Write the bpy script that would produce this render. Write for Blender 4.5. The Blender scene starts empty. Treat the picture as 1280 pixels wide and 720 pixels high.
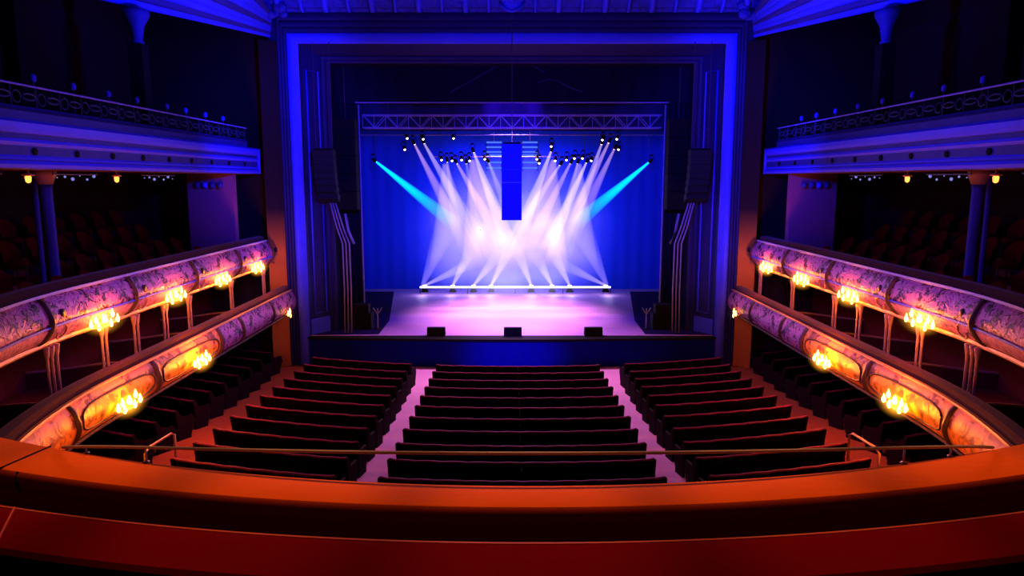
import bpy, math, random
from mathutils import Vector, Matrix
random.seed(7)
scene = bpy.context.scene
COL = scene.collection
PI = math.pi
scene.view_settings.view_transform = 'Standard'
scene.view_settings.look = 'None'
scene.view_settings.exposure = .25
scene.view_settings.gamma = .8
scene.cycles.use_denoising = True
scene.cycles.max_bounces = 5
scene.cycles.diffuse_bounces = 2
scene.cycles.glossy_bounces = 2
scene.cycles.transparent_max_bounces = 64
scene.cycles.sample_clamp_indirect = 3
scene.cycles.volume_step_rate = 4
scene.cycles.volume_max_steps = 64

# ------------------------------------------------------------------ camera
F = 900.0; CH = 7.0; TH = math.atan(135 / 900)
CO, SI = math.cos(TH), math.sin(TH)
cam = bpy.data.cameras.new('camera'); cam.sensor_width = 36; cam.lens = 36 * F / 1280
cam.clip_start = .1; cam.clip_end = 300
co = bpy.data.objects.new('camera', cam); COL.objects.link(co)
co.location = (0, 0, CH); co.rotation_euler = (PI / 2 - TH, 0, 0)
scene.camera = co

def at(px, py, Y):
    """world point at depth Y that lies on the sight line of a photo point (survey of the photograph)"""
    u = (px - 640) / F; v = (360 - py) / F
    dz = -SI + v * CO; dy = CO + v * SI
    t = Y / dy
    return Vector((u * t, Y, CH + dz * t))

# ------------------------------------------------------------------ materials
def lin(c):
    return tuple((x / 12.92 if x <= .04045 else ((x + .055) / 1.055) ** 2.4) for x in c)
def nodes(name):
    m = bpy.data.materials.new(name); m.use_nodes = True
    nt = m.node_tree; nt.nodes.clear()
    return m, nt, nt.nodes.new('ShaderNodeOutputMaterial')
def mat(name, c, c2=None, rough=.6, scale=4., bump=0., metal=0., spec=.3, coord='Object', sheen=0., bscale=None):
    m, nt, out = nodes(name); N = nt.nodes; L = nt.links
    b = N.new('ShaderNodeBsdfPrincipled'); L.new(b.outputs[0], out.inputs[0])
    b.inputs['Roughness'].default_value = rough; b.inputs['Metallic'].default_value = metal
    b.inputs['Specular IOR Level'].default_value = spec
    if sheen: b.inputs['Sheen Weight'].default_value = sheen
    tc = N.new('ShaderNodeTexCoord'); nz = N.new('ShaderNodeTexNoise')
    nz.inputs['Scale'].default_value = scale; nz.inputs['Detail'].default_value = 4
    L.new(tc.outputs[coord], nz.inputs['Vector'])
    mx = N.new('ShaderNodeMix'); mx.data_type = 'RGBA'
    mx.inputs[6].default_value = (*c, 1); mx.inputs[7].default_value = (*(c2 or tuple(x * .7 for x in c)), 1)
    L.new(nz.outputs['Fac'], mx.inputs[0]); L.new(mx.outputs[2], b.inputs['Base Color'])
    if bump:
        nb = N.new('ShaderNodeTexNoise'); nb.inputs['Scale'].default_value = bscale or scale * 5
        L.new(tc.outputs[coord], nb.inputs['Vector'])
        bp = N.new('ShaderNodeBump'); bp.inputs['Strength'].default_value = bump; bp.inputs['Distance'].default_value = .02
        L.new(nb.outputs['Fac'], bp.inputs['Height']); L.new(bp.outputs[0], b.inputs['Normal'])
    return m
def emis(name, c, s):
    m, nt, out = nodes(name); e = nt.nodes.new('ShaderNodeEmission')
    e.inputs[0].default_value = (*c, 1); e.inputs[1].default_value = s
    nt.links.new(e.outputs[0], out.inputs[0]); return m
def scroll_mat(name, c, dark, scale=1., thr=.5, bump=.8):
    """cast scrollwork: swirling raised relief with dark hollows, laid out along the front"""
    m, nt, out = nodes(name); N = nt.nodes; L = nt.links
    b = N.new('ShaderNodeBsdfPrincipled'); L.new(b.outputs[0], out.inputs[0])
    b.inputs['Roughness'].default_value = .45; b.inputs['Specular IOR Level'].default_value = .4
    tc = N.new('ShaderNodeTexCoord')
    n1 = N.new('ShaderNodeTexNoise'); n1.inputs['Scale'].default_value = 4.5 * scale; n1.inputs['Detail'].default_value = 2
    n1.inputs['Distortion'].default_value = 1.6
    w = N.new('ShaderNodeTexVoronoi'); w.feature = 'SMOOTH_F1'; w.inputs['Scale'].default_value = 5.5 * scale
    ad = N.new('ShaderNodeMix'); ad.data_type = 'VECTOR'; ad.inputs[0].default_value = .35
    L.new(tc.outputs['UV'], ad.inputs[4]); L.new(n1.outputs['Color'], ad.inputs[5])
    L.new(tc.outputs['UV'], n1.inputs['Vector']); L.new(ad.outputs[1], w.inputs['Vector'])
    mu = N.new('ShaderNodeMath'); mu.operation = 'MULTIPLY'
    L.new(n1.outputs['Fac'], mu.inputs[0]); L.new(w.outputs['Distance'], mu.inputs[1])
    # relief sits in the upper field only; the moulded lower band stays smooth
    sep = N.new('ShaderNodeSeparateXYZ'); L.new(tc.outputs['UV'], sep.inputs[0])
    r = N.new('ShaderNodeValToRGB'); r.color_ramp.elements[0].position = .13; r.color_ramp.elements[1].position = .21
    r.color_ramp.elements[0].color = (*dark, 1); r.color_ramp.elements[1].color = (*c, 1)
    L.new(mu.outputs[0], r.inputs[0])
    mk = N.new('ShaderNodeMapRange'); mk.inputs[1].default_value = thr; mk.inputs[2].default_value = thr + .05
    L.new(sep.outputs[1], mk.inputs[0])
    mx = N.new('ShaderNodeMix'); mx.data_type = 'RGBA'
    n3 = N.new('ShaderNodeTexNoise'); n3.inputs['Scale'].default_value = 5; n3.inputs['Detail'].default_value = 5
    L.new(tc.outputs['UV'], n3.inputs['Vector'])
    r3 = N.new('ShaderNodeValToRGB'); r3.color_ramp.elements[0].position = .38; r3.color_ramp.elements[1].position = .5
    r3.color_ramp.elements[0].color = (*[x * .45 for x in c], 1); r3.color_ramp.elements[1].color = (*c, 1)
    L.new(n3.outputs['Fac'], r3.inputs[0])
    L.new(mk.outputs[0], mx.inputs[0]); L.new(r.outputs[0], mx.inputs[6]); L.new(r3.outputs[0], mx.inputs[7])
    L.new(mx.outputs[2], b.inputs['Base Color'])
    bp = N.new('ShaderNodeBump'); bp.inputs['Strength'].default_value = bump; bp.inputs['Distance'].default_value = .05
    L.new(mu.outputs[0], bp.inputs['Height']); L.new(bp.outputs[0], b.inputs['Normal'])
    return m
def wood_mat(name, c, c2, rough=.4, s=1.):
    m, nt, out = nodes(name); N = nt.nodes; L = nt.links
    b = N.new('ShaderNodeBsdfPrincipled'); L.new(b.outputs[0], out.inputs[0]); b.inputs['Roughness'].default_value = rough; b.inputs['Specular IOR Level'].default_value = .15
    tc = N.new('ShaderNodeTexCoord'); mp = N.new('ShaderNodeMapping'); mp.inputs['Scale'].default_value = (2 * s, 14 * s, 8 * s)
    nz = N.new('ShaderNodeTexNoise'); nz.inputs['Scale'].default_value = 2; nz.inputs['Detail'].default_value = 6
    L.new(tc.outputs['Object'], mp.inputs[0]); L.new(mp.outputs[0], nz.inputs['Vector'])
    mx = N.new('ShaderNodeMix'); mx.data_type = 'RGBA'; mx.inputs[6].default_value = (*c, 1); mx.inputs[7].default_value = (*c2, 1)
    L.new(nz.outputs['Fac'], mx.inputs[0]); L.new(mx.outputs[2], b.inputs['Base Color']); return m

def light_fade(m, c2, x0, x1, axis=0):
    """paints a change of light into the base colour along one axis"""
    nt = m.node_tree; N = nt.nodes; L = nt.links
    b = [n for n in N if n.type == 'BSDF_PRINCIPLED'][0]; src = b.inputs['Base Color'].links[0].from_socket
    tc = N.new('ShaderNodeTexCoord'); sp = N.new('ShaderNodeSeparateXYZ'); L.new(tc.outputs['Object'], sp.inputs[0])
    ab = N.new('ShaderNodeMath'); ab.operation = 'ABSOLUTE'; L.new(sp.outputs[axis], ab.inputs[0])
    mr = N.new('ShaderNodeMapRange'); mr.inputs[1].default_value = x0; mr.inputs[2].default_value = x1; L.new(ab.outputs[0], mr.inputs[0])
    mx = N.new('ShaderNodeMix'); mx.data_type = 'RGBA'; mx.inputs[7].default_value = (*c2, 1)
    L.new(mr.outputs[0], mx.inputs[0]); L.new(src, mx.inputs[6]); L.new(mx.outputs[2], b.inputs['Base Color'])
M = {}
M['black'] = mat('black_paint', (.008, .008, .01), rough=.8)
M['wall'] = mat('dark_plaster', (.05, .02, .02), (.03, .012, .014), rough=.8, scale=.8)
M['redwall'] = mat('crimson_wallpaper', (.20, .02, .02), (.13, .012, .014), rough=.8, scale=1.5)
M['wingshade'] = mat('dark_wing_shade', (.03, .015, .12), rough=.9, spec=.05)
M['ochre'] = mat('plaster_amber_fade', (.7, .30, .03), (.5, .18, .02), rough=.7, scale=1.2)
M['stallfloor'] = mat('carpet_aisle_light', (.85, .5, .58), (.66, .38, .45), rough=.8, scale=1.3, spec=.1)
light_fade(M['stallfloor'], (.40, .10, .035), 5.2, 6.2)  # orange lamp light on the outer aisles put into the floor colour
M['frame'] = mat('blue_wash_moulding', (.10, .12, .8), (.06, .08, .6), rough=.5, scale=1.5, bump=.2)  # blue wash on the arch put into the base colour
M['framedark'] = mat('dim_wash_panel', (.03, .022, .15), (.02, .015, .1), rough=.6, scale=1.5)  # same paint, darkened in colour where the wash looks weak
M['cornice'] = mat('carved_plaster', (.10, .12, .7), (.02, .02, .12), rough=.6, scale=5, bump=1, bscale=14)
M['ceiling'] = mat('ceiling_paint', (.05, .05, .06), rough=.9, scale=1)
M['drape'] = mat('black_drape', (.006, .006, .05), rough=.95)
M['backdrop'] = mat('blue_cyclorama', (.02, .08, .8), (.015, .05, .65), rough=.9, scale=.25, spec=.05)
light_fade(M['ochre'], (.02, .008, .012), 4.3, 6.0, 2)  # colour darkens upward where the amber light on the pier fades
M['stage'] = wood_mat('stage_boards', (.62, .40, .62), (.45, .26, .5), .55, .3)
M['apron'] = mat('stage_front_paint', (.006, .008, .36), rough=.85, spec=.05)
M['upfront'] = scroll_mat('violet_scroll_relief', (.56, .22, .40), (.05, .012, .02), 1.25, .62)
M['lowfront'] = scroll_mat('violet_lit_relief', (.54, .22, .38), (.05, .015, .03), 1.25, 9.)
M['lowamber'] = scroll_mat('amber_lit_relief', (.85, .36, .03), (.30, .09, .005), .7, .42)
M['lowsmooth'] = mat('gilded_plaster', (.66, .5, .36), (.45, .3, .2), rough=.45, scale=3, bump=.3)
M['bronze'] = mat('bronze_moulding', (.14, .075, .04), (.08, .04, .03), rough=.45, scale=8)
M['gold'] = mat('gold_leaf', (.8, .5, .2), (.6, .34, .12), rough=.4, scale=6)
M['railpaint'] = mat('pale_rail_paint', (.55, .5, .7), rough=.4, scale=3)
M['plush'] = mat('red_plush', (.11, .008, .008), (.07, .005, .006), rough=.9, scale=6, sheen=.2)
M['column'] = mat('ochre_column_paint', (.62, .36, .22), rough=.5, scale=6)
M['bluefront'] = mat('blue_wash_band', (.13, .12, .8), (.1, .09, .65), rough=.5, scale=2, bump=.15)  # blue wash on the balcony mouldings put into the colour
M['bluedim'] = mat('dim_wash_moulding', (.08, .06, .3), (.05, .04, .2), rough=.6, scale=3)  # dimmer copy of the moulding colour for weakly lit parts
M['fasciadark'] = mat('dim_wash_fascia', (.03, .025, .17), (.02, .02, .12), rough=.8, scale=3, spec=.1)  # fascia colour darkened for the dim gaps between lit bands
M['iron'] = mat('dark_iron', (.10, .10, .16), rough=.5)
M['seatback'] = mat('dark_seat_shell', (.006, .002, .005), rough=.9, spec=.03)
M['velvet'] = mat('red_velvet', (.05, .004, .01), (.03, .003, .006), rough=.95, scale=8, spec=.03)
M['caprail'] = mat('pink_lit_seat_cap', (.30, .03, .10), (.18, .016, .06), rough=.6, scale=9, spec=.15)  # red overhead highlight put into the cap colour
M['seatend'] = mat('seat_end_panel', (.025, .007, .012), rough=.6, spec=.1)
M['chair'] = mat('circle_chair_plush', (.15, .012, .006), (.10, .008, .004), rough=.95, scale=6, spec=.05)
M['parapet'] = wood_mat('orange_leather_rail', (.85, .25, .012), (.75, .20, .008), .9, .5)
M['parapetside'] = mat('red_brown_panel', (.40, .06, .018), (.33, .045, .012), rough=.7, scale=1.2)
M['ledge'] = mat('deep_red_ledge', (.24, .002, .001), (.2, .002, .001), rough=.95, scale=1., spec=.03)
M['ledgeedge'] = mat('orange_highlight_and_joint', (.75, .2, .05), rough=.4)
M['seam'] = mat('dark_seam', (.03, .01, .008), rough=.7)
M['steel'] = mat('pale_rail_enamel', (.55, .55, .95), (.5, .5, .85), rough=.4, scale=20)
M['truss'] = mat('aluminium_truss', (.5, .52, .9), (.12, .12, .4), rough=.4, scale=9, metal=.2)
M['speaker'] = mat('speaker_grille', (.02, .02, .03), rough=.6, bump=.3, scale=40)
M['speakerblue'] = mat('speaker_grille_blue_lit', (.01, .01, .75), rough=.6, bump=.3, scale=40)  # blue light on the speaker column put into the grille colour
M['rubber'] = mat('black_rubber', (.012, .012, .015), rough=.8)
M['cable'] = mat('pale_cable', (.35, .33, .5), rough=.5)
M['paleleg'] = mat('pale_blue_trim', (.3, .3, .55), rough=.5)
M['lens'] = emis('lit_lens', (1, .78, .85), 9)
M['lensblue'] = emis('lit_lens_cyan', (.1, .75, 1), 7)
M['floorlens'] = emis('floor_lens', (.9, .88, 1), 6)
M['bulb'] = emis('warm_bulb', (1, .55, .10), 9)
M['bulbdim'] = emis('warm_bulb_dim', (1, .35, .08), 2.2)
M['whitebulb'] = emis('cool_bulb', (.4, .4, 1), .6)
M['batten'] = emis('led_batten_glow', (.85, .82, 1), 2.0)
M['slat'] = emis('blue_led_slat', (.12, .25, 1), .9)
M['purple'] = mat('mauve_plaster', (.36, .12, .2), (.3, .1, .17), rough=.8)

def volmat(name, ratio, power, density, color, tail=.0, endfade=.0):
    """light scattered in stage haze: glow per metre falls as the beam widens"""
    m, nt, out = nodes(name); N = nt.nodes; L = nt.links
    e = N.new('ShaderNodeEmission')
    tc = N.new('ShaderNodeTexCoord'); sp = N.new('ShaderNodeSeparateXYZ'); L.new(tc.outputs['Generated'], sp.inputs[0])
    a = N.new('ShaderNodeMath'); a.operation = 'MULTIPLY_ADD'; a.inputs[1].default_value = ratio - 1; a.inputs[2].default_value = 1
    L.new(sp.outputs[2], a.inputs[0])
    p = N.new('ShaderNodeMath'); p.operation = 'POWER'; p.inputs[1].default_value = -power; L.new(a.outputs[0], p.inputs[0])
    mr = N.new('ShaderNodeMapRange'); mr.inputs[1].default_value = 1 - endfade if endfade else .999; mr.inputs[2].default_value = 1.0
    mr.inputs[3].default_value = 1; mr.inputs[4].default_value = tail if endfade else 1; L.new(sp.outputs[2], mr.inputs[0])
    q = N.new('ShaderNodeMath'); q.operation = 'MULTIPLY'; L.new(p.outputs[0], q.inputs[0]); L.new(mr.outputs[0], q.inputs[1])
    oi = N.new('ShaderNodeObjectInfo')
    q2 = N.new('ShaderNodeMath'); q2.operation = 'MULTIPLY'; L.new(q.outputs[0], q2.inputs[0]); L.new(oi.outputs['Alpha'], q2.inputs[1])
    q3 = N.new('ShaderNodeMath'); q3.operation = 'MULTIPLY'; q3.inputs[1].default_value = density; L.new(q2.outputs[0], q3.inputs[0])
    L.new(q3.outputs[0], e.inputs[1]); L.new(oi.outputs['Color'], e.inputs[0])
    L.new(e.outputs[0], out.inputs['Volume'])
    return m
M['beam'] = volmat('beam_in_haze', 9, 1.42, 4.2, None, 0, .55)
M['widebeam'] = volmat('wide_beam_in_haze', 14, 1.0, 1.6, None, 0, .25)
def hazemat():
    m, nt, out = nodes('stage_haze'); N = nt.nodes; L = nt.links
    e = N.new('ShaderNodeEmission'); tc = N.new('ShaderNodeTexCoord')
    mp = N.new('ShaderNodeMapping'); mp.inputs['Location'].default_value = (-1, -1, -1); mp.inputs['Scale'].default_value = (2, 2, 2)
    g = N.new('ShaderNodeTexGradient'); g.gradient_type = 'QUADRATIC_SPHERE'
    L.new(tc.outputs['Generated'], mp.inputs[0]); L.new(mp.outputs[0], g.inputs[0])
    nz = N.new('ShaderNodeTexNoise'); nz.inputs['Scale'].default_value = .7; nz.inputs['Detail'].default_value = 2
    L.new(tc.outputs['Object'], nz.inputs['Vector'])
    r = N.new('ShaderNodeMapRange'); r.inputs[1].default_value = .35; r.inputs[2].default_value = .65; r.inputs[3].default_value = .35; r.inputs[4].default_value = 1.2
    L.new(nz.outputs['Fac'], r.inputs[0])
    q = N.new('ShaderNodeMath'); q.operation = 'MULTIPLY'; L.new(g.outputs['Fac'], q.inputs[0]); L.new(r.outputs[0], q.inputs[1])
    oi = N.new('ShaderNodeObjectInfo')
    q2 = N.new('ShaderNodeMath'); q2.operation = 'MULTIPLY'; L.new(q.outputs[0], q2.inputs[0]); L.new(oi.outputs['Alpha'], q2.inputs[1])
    L.new(q2.outputs[0], e.inputs[1]); L.new(oi.outputs['Color'], e.inputs[0]); L.new(e.outputs[0], out.inputs['Volume'])
    return m
M['haze'] = hazemat()

# ------------------------------------------------------------------ mesh builder
class MB:
    def __init__(s): s.v = []; s.f = []; s.uv = None
    def quad(s, a, b, c, d):
        n = len(s.v); s.v += [tuple(a), tuple(b), tuple(c), tuple(d)]; s.f.append((n, n + 1, n + 2, n + 3))
    def box(s, x0, x1, y0, y1, z0, z1):
        n = len(s.v)
        s.v += [(x, y, z) for z in (z0, z1) for y in (y0, y1) for x in (x0, x1)]
        for f in ((0, 2, 3, 1), (4, 5, 7, 6), (0, 1, 5, 4), (2, 6, 7, 3), (0, 4, 6, 2), (1, 3, 7, 5)): s.f.append(tuple(n + i for i in f))
        return s
    def hull8(s, p):
        n = len(s.v); s.v += [tuple(q) for q in p]
        for f in ((0, 2, 3, 1), (4, 5, 7, 6), (0, 1, 5, 4), (2, 6, 7, 3), (0, 4, 6, 2), (1, 3, 7, 5)): s.f.append(tuple(n + i for i in f))
        return s
    def rbox(s, c, size, rx=0, ry=0, rz=0):
        from mathutils import Euler
        R = Euler((rx, ry, rz)).to_matrix(); n = len(s.v)
        for z in (-1, 1):
            for y in (-1, 1):
                for x in (-1, 1):
                    s.v.append(tuple(Vector(c) + R @ Vector((x * size[0] / 2, y * size[1] / 2, z * size[2] / 2))))
        for f in ((0, 2, 3, 1), (4, 5, 7, 6), (0, 1, 5, 4), (2, 6, 7, 3), (0, 4, 6, 2), (1, 3, 7, 5)): s.f.append(tuple(n + i for i in f))
        return s
    def grid(s, rows, closed=False, uv=False):
        n = len(s.v); h = len(rows); w = len(rows[0])
        for r in rows: s.v += [tuple(p) for p in r]
        for i in range(h - 1):
            for j in range(w if closed else w - 1):
                j2 = (j + 1) % w
                s.f.append((n + i * w + j, n + i * w + j2, n + (i + 1) * w + j2, n + (i + 1) * w + j))
        return s
    def tube(s, pts, r, k=8, cap=True):
        pts = [Vector(p) for p in pts]; rows = []
        rr = r if isinstance(r, (list, tuple)) else [r] * len(pts)
        for i, p in enumerate(pts):
            t = (pts[min(i + 1, len(pts) - 1)] - pts[max(i - 1, 0)]).normalized()
            up = Vector((0, 0, 1)) if abs(t.z) < .95 else Vector((1, 0, 0))
            a = t.cross(up).normalized(); b = t.cross(a).normalized()
            rows.append([p + (a * math.cos(2 * PI * j / k) + b * math.sin(2 * PI * j / k)) * rr[i] for j in range(k)])
        n = len(s.v); s.grid(rows, closed=True)
        if cap:
            s.f.append(tuple(n + j for j in range(k))); m = n + (len(pts) - 1) * k; s.f.append(tuple(m + k - 1 - j for j in range(k)))
        return s
    def lathe(s, prof, c, k=14, axis='z'):
        c = Vector(c); rows = []
        for r, z in prof:
            row = []
            for j in range(k):
                a = 2 * PI * j / k
                if axis == 'z': q = Vector((r * math.cos(a), r * math.sin(a), z))
                elif axis == 'x': q = Vector((z, r * math.cos(a), r * math.sin(a)))
                else: q = Vector((r * math.cos(a), z, r * math.sin(a)))
                row.append(c + q)
            rows.append(row)
        n = len(s.v); s.grid(rows, closed=True)
        s.f.append(tuple(n + j for j in range(k))); m = n + (len(prof) - 1) * k; s.f.append(tuple(m + k - 1 - j for j in range(k)))
        return s
    def ball(s, c, r, k=8, sc=(1, 1, 1)):
        c = Vector(c); rows = []
        for i in range(k // 2 + 1):
            th = PI * i / (k // 2); rows.append([c + Vector((r * max(math.sin(th), .01) * math.cos(2 * PI * j / k) * sc[0],
                r * max(math.sin(th), .01) * math.sin(2 * PI * j / k) * sc[1], r * math.cos(th) * sc[2])) for j in range(k)])
        return s.grid(rows, closed=True)
    def build(s, name, m, parent=None, smooth=False, rel=True, uvs=None):
        me = bpy.data.meshes.new(name)
        vs = s.v
        if parent is not None and rel:
            o0 = world_loc(parent); vs = [(v[0] - o0.x, v[1] - o0.y, v[2] - o0.z) for v in vs]
        me.from_pydata(vs, [], s.f)
        me.materials.append(M[m] if isinstance(m, str) else m)
        if uvs:
            ul = me.uv_layers.new(name='UVMap')
            for lp in me.loops: ul.data[lp.index].uv = uvs[lp.vertex_index]
        if smooth:
            for p in me.polygons: p.use_smooth = True
        me.update()
        import bmesh
        bm = bmesh.new(); bm.from_mesh(me); bmesh.ops.recalc_face_normals(bm, faces=bm.faces); bm.to_mesh(me); bm.free()
        o = bpy.data.objects.new(name, me); COL.objects.link(o)
        if parent is not None: o.parent = parent
        return o
def world_loc(o):
    v = Vector(o.location)
    while o.parent is not None:
        o = o.parent; v += Vector(o.location)
    return v
def tag(o, label=None, cat=None, group=None, kind=None):
    if label: o['label'] = label
    if cat: o['category'] = cat
    if group: o['group'] = group
    if kind: o['kind'] = kind
    return o
def thing(name, label, cat, loc=(0, 0, 0), group=None):
    o = bpy.data.objects.new(name, None); COL.objects.link(o); o.empty_display_size = .2
    o.location = loc; return tag(o, label, cat, group)
def copy_tree(o, parent=None):
    c = o.copy(); COL.objects.link(c)
    if parent is not None: c.parent = parent
    for ch in list(o.children): copy_tree(ch, c)
    return c
def struct(name, mb, m, label, cat='structure', smooth=False):
    return tag(mb.build(name, m, None, smooth), label, cat, kind='structure')
SIDE = {-1: 'left', 1: 'right'}
def ordinal(i):
    return ['first', 'second', 'third', 'fourth', 'fifth', 'sixth', 'seventh', 'eighth', 'ninth', 'tenth', 'eleventh', 'twelfth', 'thirteenth', 'fourteenth'][i]

# ------------------------------------------------------------------ the shell
def zf(Y):  # raked stalls floor
    return .05 * max(0, min(23.5 - Y, 23.5 - 8))
mb = MB(); ys = [3, 5, 8] + [8 + i * .5 for i in range(1, 33)] + [25.5, 27.0]
mb.grid([[(-13.3, y, zf(y)), (-4, y, zf(y)), (4, y, zf(y)), (13.3, y, zf(y))] for y in ys])
struct('floor', mb, 'stallfloor', 'raked stalls floor with aisle light painted pale in the middle, brown outside', 'floor')
mb = MB(); mb.box(-13.6, 13.6, -4, 27, 15.2, 15.4)
struct('ceiling', mb, 'ceiling', 'dark auditorium ceiling above the arch', 'ceiling')
for s in (-1, 1):
    mb = MB(); mb.box(min(s * 13.3, s * 13.6), max(s * 13.3, s * 13.6), -4, 27.4, 0, 15.2)
    struct('wall_' + SIDE[s], mb, 'wall', 'dark red side wall behind the %s balconies' % SIDE[s], 'wall')
    # wall beside the arch, and the angled pier with orange glow and dark top painted in
    mb = MB(); mb.box(min(s * 8.72, s * 13.3), max(s * 8.72, s * 13.3), 27.0, 27.4, 0, 15.2)
    struct('wall_front_' + SIDE[s], mb, 'wall', 'dark wall beside the %s edge of the proscenium' % SIDE[s], 'wall')
    mb = MB()
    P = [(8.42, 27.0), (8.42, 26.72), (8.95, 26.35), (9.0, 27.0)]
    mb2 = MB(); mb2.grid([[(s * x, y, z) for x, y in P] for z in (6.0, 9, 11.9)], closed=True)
    struct('trim_%d' % (3 if s < 0 else 4), mb2, 'wall', 'upper part, painted dark as shade, of the pier at the %s of the stage arch' % SIDE[s], 'pier')
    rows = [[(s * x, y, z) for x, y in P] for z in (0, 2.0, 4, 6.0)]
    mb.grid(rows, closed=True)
    struct('trim_%d' % (1 if s < 0 else 2), mb, 'ochre', 'plaster pier with orange glow painted in at the %s of the stage arch' % SIDE[s], 'pier')
mb = MB(); mb.box(-13.6, 13.6, -4.3, -4, 0, 15.2)
struct('wall_back', mb, 'wall', 'dark back wall of the auditorium', 'wall')
mb = MB(); mb.box(-9, 9, 26.98, 27.4, 13.3, 15.2)
struct('wall_above_arch', mb, 'wall', 'dark wall above the proscenium cornice', 'wall')

# ------------------------------------------------------------------ stage house
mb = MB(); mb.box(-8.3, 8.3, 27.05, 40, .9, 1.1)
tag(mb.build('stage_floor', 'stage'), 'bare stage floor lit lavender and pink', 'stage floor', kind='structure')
for s in (-1, 1):
    mb = MB(); mb.grid([[(s * 5.15, 27.25, 1.108), (s * 8.3, 27.1, 1.108)], [(s * 5.2, 30, 1.108), (s * 8.3, 30, 1.108)], [(s * 6.3, 38, 1.108), (s * 8.3, 38, 1.108)]])  # dark sheet laid where the stage floor is only unlit
    tag(mb.build('wing_shade_sheet', 'wingshade'), 'dark blue sheet standing for shade on the %s wing of the stage' % SIDE[s], 'shade sheet')
    w2 = thing('side_fill_speaker', 'tall black speaker stack hanging in front of the %s leg curtain' % SIDE[s], 'speaker', (s * 6.5, 28.4, 5.9), 'side fill speakers')
    for i in range(5): MB().box(s * 6.5 - .42, s * 6.5 + .42, 28.45, 29.0, 5.85 + i * .7, 5.85 + i * .7 + .68).build('speaker_box', 'rubber', w2)
    MB().tube([(s * 6.5, 28.7, 9.3), (s * 6.5, 28.7, 11.8)], .015, 4).build('cable', 'iron', w2)
st = thing('stage_apron', 'dark blue stage front wall behind the first rows of seats', 'stage front', (0, 26.9, 0))
mb = MB(); rows = []
for i in range(41):
    x = -8.3 + 16.6 * i / 40; y = 26.95 - .5 * (1 - (x / 8.3) ** 2)
    rows.append([(x, y, 0), (x, y, 1.03)])
mb.grid(rows); mb.build('front_panel', 'apron', st)
mb = MB(); rows = []
for i in range(41):
    x = -8.3 + 16.6 * i / 40; y = 26.95 - .5 * (1 - (x / 8.3) ** 2) - .04
    rows.append([(x, y, 1.0), (x, y, 1.08), (x, y + .7, 1.1), (x, y + .7, 1.0)])
mb.grid(rows, closed=True); mb.build('nosing', 'black', st)
mb = MB(); rows = []
for i in range(161):
    x = -8.7 + 17.4 * i / 160; y = 39 + .012 * math.sin(x * 9) ; rows.append([(x, y, 1.1), (x, y, 12)])
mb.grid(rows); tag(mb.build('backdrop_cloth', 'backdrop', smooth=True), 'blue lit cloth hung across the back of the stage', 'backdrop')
for s in (-1, 1):
    mb = MB(); mb.box(min(s * 8.7, s * 8.9), max(s * 8.7, s * 8.9), 27.4, 40.2, 0, 13.5)
    struct('wall_stage_' + SIDE[s], mb, 'black', 'black %s side wall of the stage house' % SIDE[s], 'wall')
    # pleated black leg at the sides of the opening
    mb = MB(); rows = []
    for i in range(61):
        t = i / 60; x = s * (6.1 + 2.3 * t); y = 29.4 + .06 * math.sin(t * 70); rows.append([(x, y, 1.12), (x, y, 11.6)])
    mb.grid(rows); lg = tag(mb.build('stage_leg_curtain', 'drape', smooth=True), 'black pleated leg curtain at the %s edge of the stage opening' % SIDE[s], 'curtain', 'leg curtains')
    mb = MB(); mb.tube([(s * 6.1, 29.33, 1.15), (s * 6.1, 29.33, 9.95)], .035, 6)
    mb.build('edge_line', 'paleleg', lg)  # pale line down the edge of the leg
mb = MB(); mb.box(-8.9, 8.9, 40.0, 40.2, 0, 13.5)
struct('wall_stage_back', mb, 'black', 'black back wall of the stage house', 'wall')
mb = MB(); mb.box(-8.9, 8.9, 27.4, 40.2, 13.3, 13.5)
struct('ceiling_stage', mb, 'black', 'black ceiling of the stage house', 'ceiling')
# header drape with faint swags
mb = MB(); rows = []
for i in range(121):
    x = -7.0 + 14 * i / 120
    rows.append([(x, 28.9 + .05 * math.sin(x * 8), 9.98), (x, 28.9 + .05 * math.sin(x * 8), 12.6)])
mb.grid(rows); hd = tag(mb.build('header_curtain', 'drape', smooth=True), 'dark header curtain across the top of the stage opening', 'curtain')
for pts in ([(563, 115), (580, 106), (598, 96), (618, 84), (640, 79), (662, 80), (680, 90)], [(672, 103), (685, 99), (697, 101), (711, 109), (728, 115)]):
    MB().tube([at(a, b, 28.8) for a, b in pts], .014, 5).build('swag_trim', 'bluedim', hd)
mb = MB(); mb.tube([(-6.1, 28.75, 9.98), (6.1, 28.75, 9.98)], .03, 6); mb.build('hem_pipe', 'paleleg', hd)

mb = MB(); mb.grid([[(-6.9 + 13.8 * i / 80, 30.7 + .04 * math.sin(i * .9), 9.02), (-6.9 + 13.8 * i / 80, 30.7 + .04 * math.sin(i * .9), 12.8)] for i in range(81)])  # added sheet that dims the backdrop above the truss
tag(mb.build('dimming_border', 'framedark', None, True), 'dark blue border added to dim the backdrop behind the long truss', 'curtain')
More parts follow.
